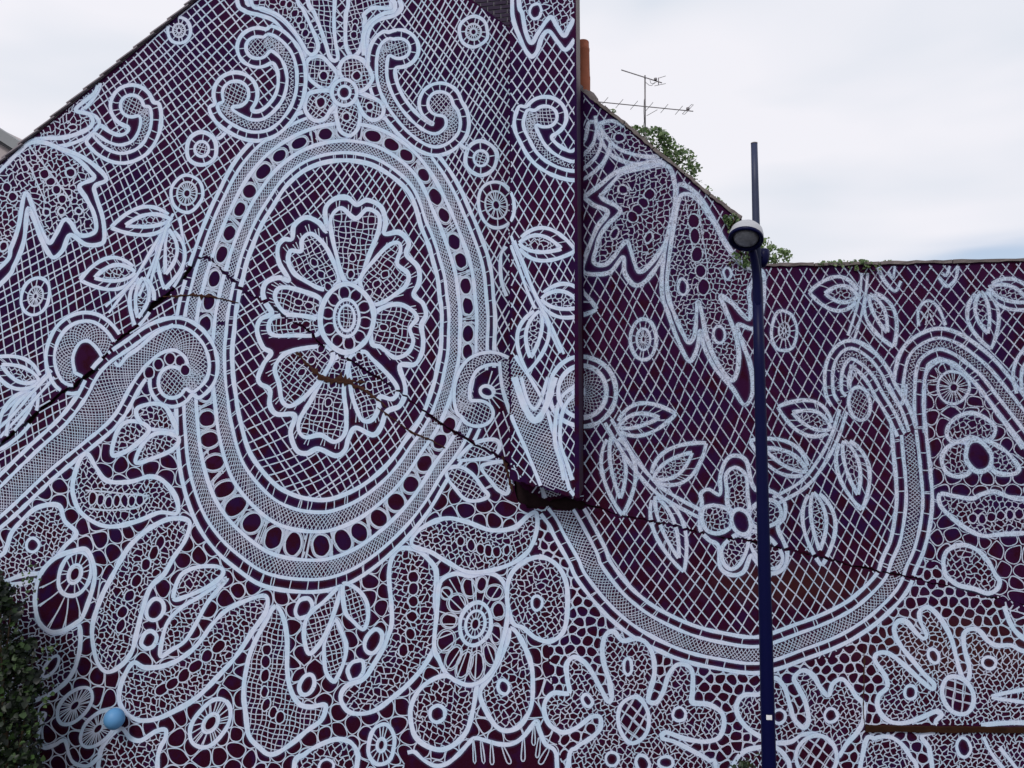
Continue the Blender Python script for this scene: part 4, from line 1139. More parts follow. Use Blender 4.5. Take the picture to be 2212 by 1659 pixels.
for a, b_ in (((80, 1310), (130, 1275)), ((100, 1358), (140, 1290)), ((135, 1362), (148, 1292)), ((172, 1338), (165, 1290)), ((85, 1270), (125, 1250)), ((195, 1290), (185, 1270))):
    cord(sh, [a, ((a[0] + b_[0]) / 2 + 3, (a[1] + b_[1]) / 2), b_], 3.5, r); cord(sh, [(a[0] + 6, a[1]), b_], 2.6, r)
rosette(162, 1240, 33, 50, 0.42, 0.3, 22, 16, 12, 9)
b = blob(np.vstack([Z(0, 2, "1560,1160 1640,1200 1600,1350 1500,1500 1420,1640"), Z(0, 3, "1300,100 1230,300 1180,500 1140,650 1050,770 930,830 850,760 810,620 800,430 870,200 960,20"), Z(0, 2, "1100,1430 1250,1280 1420,1180")]), 'net', 10.5, 'painted_paisley', 12, -0.3)
holes(b, np.vstack([Z(0, 2, "1385,1370 1330,1460 1262,1560"), Z(0, 3, "1180,40 1120,170 1060,310 1045,430")]), 9, 14, 3.5, 25)
b = blob(Z(0, 3, "1960,20 1740,170 1560,280 1450,400 1400,560 1390,690 1480,640 1600,560 1700,400 1800,220"), 'net', 9.5, 'painted_leaf', 12, -0.8)
b = blob(Z(0, 3, "1500,190 1600,180 1800,90 1930,-20 1880,-80 1700,-75 1560,0"), 'net', 9.5, 'painted_leaf', 12)
b = blob(Z(0, 3, "2280,170 2000,270 1850,400 1700,600 1550,720 1400,780 1250,790 1150,750 1060,900 1030,1050 1070,1160 1180,1240 1330,1240 1500,1170 1700,1050 1900,850 2050,680 2180,480 2300,300"), 'net', 10.5, 'painted_paisley', 12, -0.7)
holes(b, Z(0, 3, "1400,980 1490,930 1590,860 1690,780 1790,690 1890,610"), 10, 15, 3.5, 40)
for x, y, a, c in ((335, 1317, 22, 28), (322, 1382, 19, 24), (657, 1314, 21, 27), (807, 1385, 21, 31), (769, 1448, 20, 27), (663, 1479, 19, 27)):
    m = Motif('painted_eyelet'); q = hand(ell(x, y, a - 4, c - 4, 25)); r = region(q); draw(m, q, 9.5, 4, 1.0, r)
for x, y in ((162, 1524), (212, 1574)): rosette(x, y, 48, 27, 0, 0.26, -48, 0, 34, 8)
rosette(455, 1562, 58, 35, 0.40, 0.3, -55, 26, 10, 9.5)
b = blob(Z(0, 3, "850,1640 900,1450 1000,1340 1060,1320 1130,1400 1220,1420 1350,1340 1430,1330 1430,1400 1380,1500 1360,1659 1360,2300 800,2300"), 'net', 10.5, 'painted_lace_petal', 13)
m = Motif('painted_border_cord'); cord(m, Z(0, 3, "300,1210 390,1190 350,1290 330,1400 380,1480 470,1460 560,1420 600,1550 650,1620 760,1640 860,1560"), 9, 9999)

# ------------------------------------------------------------------ lower middle field
b = blob(np.vstack([Z(1, 3, "170,260 240,370 270,560 270,800 300,980 370,1100 470,1130 590,1110 600,1160 560,1250 450,1330 330,1430 200,1520 110,1540 30,1480 -60,1380"), Z(0, 3, "2125,1200 2105,1000 2130,800 2180,620"), Z(1, 3, "80,400")]), 'grid', 10.5, 'painted_paisley', 10.5, 0.2)
holes(b, Z(1, 3, "95,640 85,740 80,860 75,1000 90,1110 150,1180 210,1220"), 8, 13, 3.5, 10)
for q in ("720,90 600,210 470,320 420,430 420,560 460,670 540,600 610,480 670,330 730,130", "755,75 870,110 950,210 970,340 930,460 840,390 770,300", "680,380 740,480 780,600 760,740 700,880 670,910 610,840 590,700 600,540"):
    blob(Z(1, 3, q), 'grid', 9.5, 'painted_leaf', 10.5, 1.3)
b = blob(np.vstack([Z(1, 3, "1150,0 1170,250 1170,430 1100,620 1020,760 930,890 800,940 740,1010 740,1090 800,1170 900,1190 1030,1160 1170,1060 1310,940 1420,820 1500,700 1540,600 1560,400 1550,200 1560,0"), Z(1, 2, "1530,1560 1400,1440 1250,1420 1180,1490")]), 'net', 10.5, 'painted_paisley', 13, 1.2)
holes(b, Z(1, 3, "1360,10 1360,110 1360,220 1350,350 1335,500 1275,640"), 10, 12, 3.5)
sh = Motif('painted_shell'); P = cr(Z(1, 3, "1590,60 1565,300 1540,600 1580,720 1650,850 1760,920 1850,940 1960,900 2060,780 2120,600 2170,380 2170,150 2110,20 1990,-30 1850,0 1720,-20"), True); r = region(P); draw(sh, P, 10, 4, 1.0, r)
for x, y, a, c, t in ((1740, 235, 70, 70, 0), (1670, 385, 60, 55, 0), (1640, 560, 65, 85, 20), (1705, 705, 50, 95, 25), (1800, 765, 52, 110, 20), (1910, 775, 55, 105, 5), (2020, 680, 50, 85, -15), (2075, 500, 42, 75, 0), (2095, 300, 48, 65, 0), (2060, 140, 66, 55, -10), (1950, 70, 40, 60, 10), (1840, 100, 50, 75, -15), (1645, 150, 42, 45, 0)):
    q = hand(ell(553 + x / 4, 1244.25 + y / 4, a / 4 * 1.05, c / 4 * 1.05, t, 3), .5); draw(sh, q, 3.6, 2, 1.0, r, True); draw(sh, ell(553 + x / 4, 1244.25 + y / 4, a / 4 * 1.3, c / 4 * 1.25, t, 3), 3.0, 2, .9, r, True)
for k in range(22):
    a = 2 * math.pi * k / 22 + RNG.normal(0, .05); cord(sh, [(1027 + 30 * math.cos(a), 1348 + 44 * math.sin(a)), (1020 + 84 * math.cos(a + .05), 1355 + 128 * math.sin(a + .05))], 3.2, r); sh.ops[-1] = sh.ops[-1][:5] + (True, ())
rosette(1027, 1348, 33, 47, 0.62, 0.26, 12, 22, 14, 9)
b = blob(Z(1, 3, "1640,860 1500,910 1400,1000 1340,1130 1340,1260 1380,1390 1480,1470 1600,1500 1720,1450 1820,1340 1870,1180 1900,1010 1900,940 1850,945 1750,920"), 'net', 10.5, 'painted_lace_petal', 13.5); eye(b, 945, 1542, 13, 15, 15, 8)
b = blob(G("1103,1358 1122,1375 1146,1430 1151,1480 1146,1530 1120,1570 1085,1577 1058,1550 1037,1497 1060,1462 1078,1430 1095,1390"), 'net', 10.5, 'painted_lace_petal', 13); eye(b, 1088, 1484, 9, 13, -15, 7)
m = rosette(824, 1609, 28, 44, 0.34, 0.25, 8, 15, 8, 8.5)
b = blob(Z(1, 3, "330,1659 420,1540 550,1460 700,1410 820,1440 880,1540 870,1659 800,2300 380,2300"), 'net', 10.5, 'painted_lace_petal', 13.5, 0.2); eye(b, 705, 1655, 14, 12, -30, 6)
vo = Motif('painted_picot_edge', None, 'scalloped painted border with hanging loops at the bottom edge')
P = np.vstack([Z(1, 3, "1310,1525 1370,1520 1450,1590 1550,1640 1650,1620 1750,1540 1850,1430 1900,1400 2000,1425 2100,1452 2212,1450"), Z(2, 3, "90,1395 170,1300 210,1262 240,1340 290,1450 370,1510 390,1659 400,2300")])
vp = np.vstack([cr(P), [(880, 1830)]]); r = region(np.vstack([cr(P), [(1150, 1830), (880, 1830), (870, 1680)]])); draw(vo, cr(P), 9.5, 4, 1.0, r)
for q in (Z(1, 3, "1875,1420 1880,1600 1900,1600 1885,1440"), Z(1, 3, "1940,1430 1955,1600 1978,1600 1955,1440"), Z(1, 3, "2030,1440 2025,1610 2055,1610 2040,1450"), Z(1, 3, "2120,1460 2170,1610 2205,1600 2140,1470"),
          Z(2, 3, "95,1400 80,1580 112,1580 105,1400"), Z(2, 3, "185,1310 172,1440 200,1450 195,1310"), Z(2, 3, "230,1400 205,1550 232,1555 245,1430"), Z(2, 3, "300,1490 230,1600 265,1620 320,1510")):
    draw(vo, cr(q, True, 3), 3.4, 4, 1.0, 9999)

# ------------------------------------------------------------------ breast
mo = Motif('painted_maple_leaf', None, 'jagged painted leaf at the top of the chimney breast')
P = cr(np.vstack([[(1108, -160)], Z(2, 0, "0,0 15,180 70,330 120,440 170,490 220,440 260,320 320,270 400,370 470,430 570,300 640,200 640,0"), [(1270, -160)]]), True); r = region(P); draw(mo, P, 10, 4, 1.0, r)
P = cr(np.vstack([[(1122, -160)], Z(2, 0, "60,0 90,120 120,280 170,370 230,280 330,150 390,230 450,310 490,250 560,120 640,0"), [(1270, -160)]]), True); r = region(P); draw(mo, P, 10, 4, 1.0, r); f_net(mo, r, P, 12.5, 2.7, 0.3); eye(mo, 1157, 25, 10, 14, 10, 6)
scroll(np.vstack([Z(2, 0, "760,1060 740,1230 690,1330 600,1410 540,1440 400,1400 270,1310 190,1180 150,1070 190,960")]), [5, 8, 11, 12, 10, 11, 12, 12, 13, 15], 14, [(1178, 252, 26, 23)], 9)
for q in ("-20,350 60,560 150,780 230,960 330,1140 450,1400", "-10,460 60,650 130,850 200,1010", "250,1010 330,1200 420,1390", "20,420 110,640 190,860 270,1000"):
    m = Motif('painted_stem'); cord(m, Z(2, 1, q), 6.5, 9999)
leaf((1122, 525), (1212, 537), 18, 13, -4); leaf((1170, 645), (1258, 662), 19, 13, -5); leaf((1166, 672), (1146, 772), 16, 13, 4)
V1 = scroll(G("1096,775 1116,830 1142,890 1164,950 1184,1005 1206,1072"), [18, 32, 38, 34, 31, 27], 12, (), 10, (0, 0), 'painted_braid')
for q in ("450,830 420,680 372,500 385,250 440,100 560,10", "520,830 480,700 418,500 430,270 490,140 560,90"): cord(V1, Z(2, 2, q), 9, 9999)
rungs(V1, cr(Z(2, 2, "450,830 420,680 372,500 385,250 440,100 560,10")), b_res(Z(2, 2, "450,830 420,680 372,500 385,250 440,100 560,10"), cr(Z(2, 2, "520,830 480,700 418,500 430,270 490,140 560,90"))), 30, 2.8, 9999)
m = Motif('painted_chevron'); P = cr(Z(2, 2, "20,-60 110,200 200,315 290,200 370,-60"), step=4); cord(m, P, 15, 9999); cord(m, Z(2, 2, "80,-60 130,130 190,215 245,150 310,-60"), 8, 9999)

# ------------------------------------------------------------------ gable right of the breast
shell(1258, 846, 52, 56, 16, 1250, 846, 12, 13, 0, 1.1, 27)
mo = Motif('painted_maple_leaf', None, 'large jagged painted leaf below the sloping wall top')
OA = cr(np.vstack([Z(2, 0, "1290,1400 1100,1420 900,1490 760,1600 640,1690"), Z(2, 1, "620,40 700,110 825,175 740,300 680,440 635,560 610,680 700,712 850,690 960,560 975,700 1060,805 1160,765 1280,600 1345,450 1400,200 1390,-100")]), True)
r = region(OA); draw(mo, OA, 10, 4, 1.0, r)
IA = cr(np.vstack([Z(2, 0, "1330,1430 1100,1460 950,1500 850,1600 780,1680"), Z(2, 1, "765,30 800,70 905,125 930,180 830,280 760,380 730,480 705,605 800,630 880,560 985,430 1025,500 1060,620 1100,690 1180,640 1300,480 1380,300 1410,100 1400,-100")]), True)
r = region(IA); draw(mo, IA, 9.5, 4, 1.0, r); f_net(mo, r, IA, 12.0, 2.7, 0.6)
holes(mo, Z(2, 1, "1190,20 1135,95 1085,155 1040,215"), 10, 11, 3.5, -40)
for x, y, a, c in ((885, 360, 6, 11), (1180, 395, 6, 11), (960, -20, 9, 8)): eye(mo, 1106 + x / 4, 414.75 + y / 4, a, c, 25, 5)
mo = Motif('painted_maple_leaf', None, 'long three pointed painted leaf left of the lamp post')
OB = cr(np.vstack([Z(2, 1, "1400,150 1320,500 1295,850 1350,1050 1430,1270 1530,1460 1600,1350 1625,1200 1665,1350 1760,1530 1900,1690 2010,1840 2080,1720 2060,1500 1990,1300 1950,1150 2090,1180 2160,1050 2170,700 2030,660 1850,440 1740,230 1600,20 1440,-60")]), True)
r = region(OB); draw(mo, OB, 9.5, 4, 1.0, r)
IB = cr(np.vstack([Z(2, 1, "1430,120 1360,550 1340,850 1400,1050 1480,1230 1530,1300 1580,1220 1605,950 1640,1050 1680,1250 1760,1450 1880,1620 1935,1590 1960,1400 1920,1200 1840,1000 1800,900 1900,960 2040,1100 2060,1000 2050,850 2110,690 2000,640 1860,480 1740,260 1600,60 1480,20")]), True)
r = region(IB); draw(mo, IB, 9.5, 4, 1.0, r); f_net(mo, r, IB, 11.5, 2.6, 1.0)
holes(mo, Z(2, 1, "1570,250 1580,380 1598,540 1630,685 1655,820"), 11, 15, 3.5)
for x, y, a, c in ((1475, 820, 8, 15), (1860, 705, 6, 10), (1790, 1232, 10, 16)): eye(mo, 1106 + x / 4, 414.75 + y / 4, a, c, -5, 6)
for q in ("1490,0 1530,300 1600,700 1660,900", "1600,0 1640,350 1690,650 1660,900"): cord(mo, Z(2, 1, q), 3.5, r, lay=3)
b = blob(Z(2, 0, "760,1085 850,1045 960,1080 1060,1150 1150,1230 1270,1340 1180,1355 1050,1335 930,1290 830,1200"), 'net', 8.5, 'painted_maple_leaf', 11.5); eye(b, 1338, 297, 10, 8, 0, 5)
cord(b, Z(2, 0, "720,1000 735,1110 780,1230 860,1340 1000,1405 1150,1415 1290,1400"), 9, 9999); rungs(b, cr(Z(2, 0, "860,1340 1000,1405 1150,1415 1290,1400")), b_res(Z(2, 0, "860,1340 1000,1405 1150,1415 1290,1400"), Z(2, 0, "840,1220 940,1300 1060,1340 1200,1360")), 28, 2.6, 9999)
rosette(1390, 733, 28, 44, 0.52, 0.16, 0, 13, 18, 8)

# branch with leaves
st = Motif('painted_stem', None, 'painted stem running from the breast to the four lobed flower')
for dd in (-8, 8): draw(st, offs(cr(Z(2, 2, "830,320 920,470 1060,690 1250,900 1430,1020 1640,1130")), dd), 8.5, 4, 1.0, 9999)
leaf((1336, 922), (1424, 902), 14, 15, -5); leaf((1322, 944), (1340, 1076), 16, 15, -5); leaf((1412, 1034), (1495, 978), 18, 15, 4); leaf((1416, 1072), (1466, 1205), 15, 13, -3)
f3 = Motif('painted_flower', None, 'lobed painted flower partly behind the lamp post')
P = cr(G("1516,1088 1514,1066 1531,1057 1555,1068 1556,1030 1568,995 1588,984 1612,996 1624,1045 1640,1062 1668,1062 1694,1085 1694,1118 1680,1140 1700,1190 1692,1228 1660,1238 1636,1215 1622,1200 1606,1235 1580,1242 1556,1225 1552,1180 1530,1165 1512,1140"), True); r = region(P); draw(f3, P, 9.5, 4, 1.0, r)
for q in (Z(2, 2, "1880,1080 1855,900 1850,780 1930,720 2020,790 2035,950 2040,1090"), Z(2, 2, "1890,1230 1780,1290 1680,1260 1640,1160 1660,1070 1760,1050 1880,1100"), Z(2, 2, "1890,1330 1810,1430 1830,1550 1900,1600 1980,1540 2040,1380 2000,1290"), G("1618,1110 1640,1085 1672,1082 1688,1108 1672,1132 1632,1138"), G("1622,1148 1660,1160 1690,1200 1680,1226 1652,1222 1622,1180")):
    P = cr(q, True); pm = Motif('painted_petal', f3); r = region(P); draw(pm, P, 9, 4, 1.0, r); f_net(pm, r, P, 11, 2.6)
q = ell(1601, 1127, 20, 28, -20); r = region(q); draw(f3, q, 9, 5, 1.0, r)

# ------------------------------------------------------------------ the great U braid and the arch
T = np.vstack([G("1200,1085"), Z(2, 2, "460,1130 530,1260 650,1480"), Z(2, 3, "700,-60 850,140 1000,290 1200,430 1500,570 1800,645 2140,680"), Z(3, 3, "300,560 560,460 760,350 900,240 1020,120 1090,20"), Z(3, 2, "1130,1560 1200,1400 1245,1200 1265,1000 1255,800 1235,600 1215,400 1205,220 1215,60"),
               Z(3, 1, "1230,1560 1270,1430 1370,1345 1490,1310 1630,1360 1770,1460 1890,1570"), Z(3, 2, "2050,110 2160,250 2300,430 2500,680")])
hwT = [20, 21, 22, 21, 20, 19, 19, 19, 19, 18, 18, 18, 18, 17, 17, 17, 17, 17, 17, 18, 18, 17, 17, 16, 15, 13, 12, 12, 12, 12, 12, 12, 12, 13, 13, 13, 13]
hwT = (hwT + [13] * 40)[:len(T)]
UB = scroll(T, hwT, 14.5, (), 9.5, (1, 1), 'painted_braid', 38, 8.2, label='great U shaped painted lace braid behind the lamp post')
lf = scroll(np.vstack([Z(3, 2, "1200,420 1120,230 1010,50"), Z(3, 1, "950,1590 850,1470 720,1395 640,1450 600,1560"), Z(3, 2, "600,60 640,130")]), [5, 8, 8, 9, 10, 11, 11, 10, 9, 10], 12, (), 9)
b = blob(ell(1659 + 790 / 4, 829.5 + 170 / 4, 23, 36, -8)[:-1], 'hatch', 8, 'painted_scroll', 7, 0.6)
m = Motif('painted_scroll')
for k in range(9):
    a = rad(-200 + k * 26); cord(m, [(1852 + 20 * math.cos(a), 838 + 24 * math.sin(a)), (1852 + 34 * math.cos(a), 834 + 46 * math.sin(a))], 3, 9999)
m = Motif('painted_chevron'); cord(m, Z(3, 2, "1040,0 1090,100 1140,175 1180,120 1190,0"), 9, 9999); cord(m, Z(3, 1, "1450,1459 1452,1459"), 1, 9999)
rosette(2060, 837, 34, 35, 0, 0.27, 0, 0, 26, 6.5)
m = Motif('painted_arch'); cord(m, np.vstack([Z(3, 2, "1350,420 1340,120"), Z(3, 1, "1345,1700 1375,1550 1480,1465 1600,1475 1740,1600 1850,1720"), Z(3, 2, "1990,270 2200,560")]), 7, 9999)
for k in range(11):
    a = rad(-190 + k * 19); cord(m, [(2060 + 35 * math.cos(a), 837 + 36 * math.sin(a)), (2060 + 58 * math.cos(a), 840 + 62 * math.sin(a))], 3, 9999)
cord(m, G("2230,740 2200,770 2188,810 2196,850"), 8, 9999); cord(m, G("2260,750 2215,785 2206,815 2208,850"), 8, 9999)

# right branch inside the U
st = Motif('painted_stem')
for dd in (-8, 8): draw(st, offs(cr(Z(3, 2, "650,230 570,470 450,690 300,870 60,1010")), dd), 8, 4, 1.0, 9999)
leaf((1794, 926), (1712, 892), 18, 14, 4); leaf((1823, 952), (1853, 1068), 15, 14, -4); leaf((1742, 1018), (1650, 968), 15, 14, 3); leaf((1757, 1064), (1771, 1188), 16, 14, -5)
# sprigs under the flat wall top
leaf((1852, 640), (1782, 634), 18, 14, 2); leaf((1878, 636), (1916, 718), 12, 14, -3); leaf((2118, 630), (2134, 720), 15, 14, 4); leaf((2136, 622), (2224, 652), 16, 12, -3)
m = Motif('painted_stem')
for q in ("860,700 840,900 790,1120 740,1290", "810,700 790,900 740,1090 690,1240"): cord(m, Z(3, 1, q), 6, 9999)
m = Motif('painted_scallop'); cord(m, Z(3, 1, "950,650 1000,760 1095,855 1150,770"), 7.5, 9999); cord(m, Z(3, 1, "1040,690 1080,740 1095,640"), 6, 9999)
m = Motif('painted_scallop'); cord(m, Z(3, 1, "1470,740 1545,815 1620,750 1640,640"), 7.5, 9999); cord(m, Z(3, 1, "1500,700 1540,720 1570,640"), 6, 9999)
rosette(1694, 715, 28, 43, 0.42, 0.14, 0, 13, 10, 7)
m = Motif('painted_rosette'); cord(m, Z(3, 1, "1300,1160 1300,1020 1380,940 1470,1000 1535,1150"), 7, UB.ops[0][4]); cord(m, Z(3, 1, "1360,1150 1390,1050 1440,1150"), 5, UB.ops[0][4])
for a in ("1380,950 1385,1050", "1320,1030 1365,1080", "1460,1000 1425,1080"): cord(m, Z(3, 1, a), 3, UB.ops[0][4])

# ------------------------------------------------------------------ right column
b = blob(Z(3, 2, "1560,360 1640,280 1760,250 1870,290 1960,370 1940,460 1860,490 1760,460 1680,490 1590,500 1545,440"), 'net', 9.5, 'painted_lace_petal', 11.5)
b = blob(Z(3, 2, "1690,500 1560,540 1500,640 1540,760 1640,800 1740,760 1760,620"), 'net', 9.5, 'painted_lace_petal', 11.5)
b = blob(Z(3, 2, "1860,490 2010,550 2120,650 2170,740 2100,780 1960,760 1900,640"), 'net', 9.5, 'painted_lace_petal', 11.5)
m = Motif('painted_eyelet'); q = hand(ell(1659 + 1815 / 4, 829.5 + 625 / 4, 27, 34, -22)); r = region(q); draw(m, q, 9.5, 5, 1.0, r)
b = blob(Z(3, 2, "1490,950 1620,970 1760,990 1850,950 1960,930 2100,980 2300,1000 2500,1000 2500,1290 2212,1290 2000,1300 1850,1310 1700,1240 1560,1130 1485,1040"), 'net', 9.5, 'painted_paisley', 12, 0.1)
holes(b, Z(3, 2, "1770,1160 1850,1165 1930,1150 2010,1135 2090,1130 2170,1125"), 8, 10, 3.3)
b = blob(np.vstack([Z(3, 2, "1530,1640 1515,1520 1560,1430 1680,1390 1800,1430 1900,1530 1965,1650"), Z(3, 3, "2000,40 1980,110 1900,150 1780,110 1650,80 1560,20")]), 'net', 10, 'painted_lace_petal', 13)
m = Motif('painted_border_cord'); cord(m, Z(3, 3, "2040,260 2090,400 2160,500 2300,600"), 10, 9999)

# ------------------------------------------------------------------ lower right field
b = blob(G("1165,1203 1200,1218 1222,1255 1226,1310 1218,1362 1190,1385 1158,1378 1130,1356 1108,1345 1096,1300 1100,1250 1125,1218"), 'net', 10.5, 'painted_lace_petal', 13); eye(b, 1160, 1303, 9, 13, 0, 6)
b = blob(Z(2, 3, "490,1010 480,900 470,770 530,700 620,740 690,830 760,960 830,1080 860,1050 840,900 800,780 780,640 810,510 880,480 960,560 1080,540 1170,590 1220,700 1230,850 1190,1000 1180,1080 1250,1090 1310,990 1350,860 1420,770 1510,770 1560,840 1560,1000 1560,1090 1700,1110 1810,1180 1830,1290 1780,1400 1650,1430 1480,1400 1330,1350 1300,1400 1400,1430 1560,1510 1700,1590 1760,1659 1760,2300 500,2300 490,1600 560,1480 680,1400 760,1320 760,1220 680,1220 560,1310 440,1350 330,1290 280,1180 290,1080 360,1010"),
         'net', 10.5, 'painted_flower', 12.0, 0.0, label='wide lobed painted flower left of the lamp post foot')
for x, y, a, c, t in ((650, 1075, 7, 11, -25), (1000, 780, 6, 15, 0), (1445, 1195, 11, 12, 0), (865, 1580, 11, 12, 0), (1130, 1620, 11, 16, -20), (1330, 1610, 13, 10, 0)): eye(b, 1106 + x / 4, 1244.25 + y / 4, a, c, t, 7)
def wheel(cx, cy, rx, ry, rot, parent=None):
    m = Motif('painted_flower_heart', parent); q = hand(ell(cx, cy, rx, ry, rot)); r = region(q); draw(m, q, 9.5, 5, 1.0, r); f_grid(m, r, q, rad(rot + 40), 21, 4.2, rad(80), 1.0, 1.0); f_grid(m, r, q, rad(rot + 43), 21, 2.4, rad(80), 1.0, .8)
wheel(1106 + 1050 / 4, 1244.25 + 1240 / 4, 33, 50, 0, b)
b = blob(np.vstack([Z(3, 3, "-72,1020 -212,1030 -272,1120 -252,1220 -170,1320 -60,1390 60,1440 200,1430 300,1370 420,1370 540,1430 600,1560 680,1450 770,1350 820,1250 825,1110 760,1040 710,960 640,890 560,930 520,1030 450,960 390,860 300,815 225,880 260,960 320,1080 350,1240 310,1310 230,1240 190,1120 140,960 60,880 -20,940")]), 'net', 10.5, 'painted_flower', 12.0, 0.2, label='lobed painted flower right of the lamp post foot')
for x, y, a, c in ((545, 1205, 11, 12), (95, 1215, 11, 12)): eye(b, 1659 + x / 4, 1244.25 + y / 4, a, c, 0, 7)
wheel(1659 + 420 / 4, 1244.25 + 1560 / 4, 44, 46, 0, b)
b = blob(Z(3, 3, "-700,2300 -320,1659 -212,1520 -72,1480 60,1480 150,1560 190,1700 200,2300"), 'net', 10.5, 'painted_lace_petal', 12.5)
b = blob(Z(3, 3, "1030,960 1010,860 930,740 930,680 1000,660 1080,690 1200,790 1330,910 1420,975 1430,930 1350,850 1250,730 1160,620 1110,540 1090,450 1130,390 1200,400 1280,490 1340,540 1370,510 1320,400 1310,310 1380,270 1460,330 1530,430 1590,560 1630,720 1680,880 1730,890 1740,790 1700,640 1690,510 1740,460 1820,470 1900,560 1980,600 2100,600 2212,650 2500,700 2500,1290 1520,1290 1500,1200 1450,1170 1330,1220 1200,1265 1080,1265 990,1210 945,1120 960,1030"),
         'net', 10.5, 'painted_flower', 11.8, 0.1, label='wide lobed painted flower above the rusty lintel')
for x, y, a, c, t in ((1430, 690, 8, 13, -25), (1910, 750, 12, 10, 20), (1230, 1005, 10, 12, 0)): eye(b, 1659 + x / 4, 1244.25 + y / 4, a, c, t, 7)
wheel(1659 + 1640 / 4, 1244.25 + 1030 / 4, 32, 43, -25, b)
cord(b, Z(3, 3, "1930,1040 2050,1010 2212,980 2300,970"), 9, 9999); cord(b, Z(3, 3, "1930,1050 2050,1070 2212,1090"), 8, 9999)
b = blob(Z(3, 3, "830,1480 930,1400 1050,1390 1150,1450 1230,1560 1290,1700 1300,2300 760,2300"), 'net', 10, 'painted_lace_petal', 12)
b = blob(Z(3, 3, "1415,1350 1395,1500 1420,1700 1420,2300 2500,2300 2500,1340"), 'net', 10, 'painted_lace_petal', 12, 0.1); eye(b, 1659 + 1690 / 4, 1244.25 + 1480 / 4, 12, 18, -10, 7)
m = b; cord(m, Z(3, 3, "1860,1390 1930,1530 2060,1700 2100,1800"), 8, 9999); cord(m, Z(3, 3, "2000,1480 2130,1640 2212,1760"), 8, 9999)

for m in list(MOTIFS):
    if hasattr(m, 'late'): m.late()
for m in MOTIFS:
    try: build_motif(m)
    except Exception as ex: print('MOTIF FAIL', m.name, ex); raise
print('lace motifs', len(MOTIFS), 'quads', sum(len(f) for m in MOTIFS for f in m.F))

# ================================================================== THINGS IN FRONT AND ABOVE
# ---- street lamp
LY = -3.0
foot = at(1660, 1659, LY); LX = foot.x
LAMP = empty('street_lamp', (LX, LY, 0)); tag(LAMP, 'navy blue street lamp with pale hooded head in front of the wall', 'street lamp')
def lpx(y, x=None): return at(x if x is not None else 1640, y, LY)
zs = lambda y: lpx(y).z
px = lambda n, y: n * (lpx(y) - lpx(y, 1641)).length
lean = (at(1636, 600, LY).x - LX) / (zs(600))
def ax(z): return Vector((LX + lean * z, LY, z))
V, F = [], []
z6 = zs(600)
tube([ax(0), ax(0.9), ax(0.92), ax(zs(1659)), ax(zs(1200)), ax(zs(800)), ax(z6)], [px(19, 1600), px(18.5, 1600), px(16.5, 1600), px(16, 1600), px(14, 1200), px(12.3, 800), px(11.3, 600)], V, F, 24)
mesh_obj('column', V, F, M_post, LAMP, True)
V, F = [], []
tube([ax(z6 - 0.02), ax(zs(480)), ax(zs(400)), ax(zs(310))], [px(9.5, 560), px(8.2, 480), px(7.6, 400), px(7.2, 310)], V, F, 20)
ext = mesh_obj('mast', V, F, M_mast, LAMP, True)
V, F = [], []
tube([ax(zs(310)), ax(zs(310) + 0.012)], [px(7.5, 310)] * 2, V, F, 20); mesh_obj('mast_cap', V, F, M_alu, ext, True)
# arm sweeping forward to the head
hc = at(1611, 517, LY - 0.34)            # centre of the head's rim
V, F = [], []
p0, p1 = ax(z6 - 0.45) + Vector((0, 0.0, 0)), hc + Vector((0.07, 0.20, -0.03))
c1 = ax(z6 + 0.22) + Vector((0, -0.05, 0))
pts = [((1 - t) ** 2) * p0 + 2 * t * (1 - t) * c1 + t * t * p1 for t in np.linspace(0, 1, 10)]
tube(pts, list(np.linspace(px(10.2, 600), px(8.0, 540), 10)), V, F, 16); mesh_obj('arm', V, F, M_post, LAMP, True)
rr = px(37, 515)
tilt = Matrix.Translation(hc) @ Matrix.Rotation(rad(10), 4, 'Y') @ Matrix.Rotation(rad(-27), 4, 'X')
# rim opening faces down and towards the street
V, F = [], []
lathe([(rr * 0.99, 0.0), (rr * 1.0, 0.012), (rr * 0.985, 0.07), (rr * 0.90, 0.135), (rr * 0.70, 0.185), (rr * 0.40, 0.205), (0.001, 0.21)], V, F, 40, tilt)
hd = mesh_obj('lamp_head', V, F, M_head, LAMP, True)
V, F = [], []
lathe([(rr * 1.012, 0.02), (rr * 1.015, 0.0), (rr * 1.0, -0.012), (rr * 0.92, -0.02), (rr * 0.84, -0.012), (rr * 0.72, 0.02), (rr * 0.70, 0.05)], V, F, 40, tilt)
mesh_obj('rim', V, F, M_post, hd, True)
V, F = [], []
lathe([(rr * 0.72, 0.018), (rr * 0.66, -0.005), (rr * 0.45, -0.028), (rr * 0.2, -0.038), (0.001, -0.04)], V, F, 40, tilt)
mesh_obj('lens', V, F, M_lens, hd, True)
# rounded bracket for the second lamp head behind the column
V, F = [], []
bx = at(1649, 556, LY + 0.16)
lathe([(0.001, -0.13), (0.045, -0.12), (0.068, -0.05), (0.072, 0.03), (0.055, 0.10), (0.001, 0.12)], V, F, 20, Matrix.Translation(bx) @ Matrix.Rotation(rad(12), 4, 'Y'))
tube([bx, ax(bx.z) + Vector((0, 0.02, 0))], 0.03, V, F, 10)
mesh_obj('rear_bracket', V, F, M_post, LAMP, True)
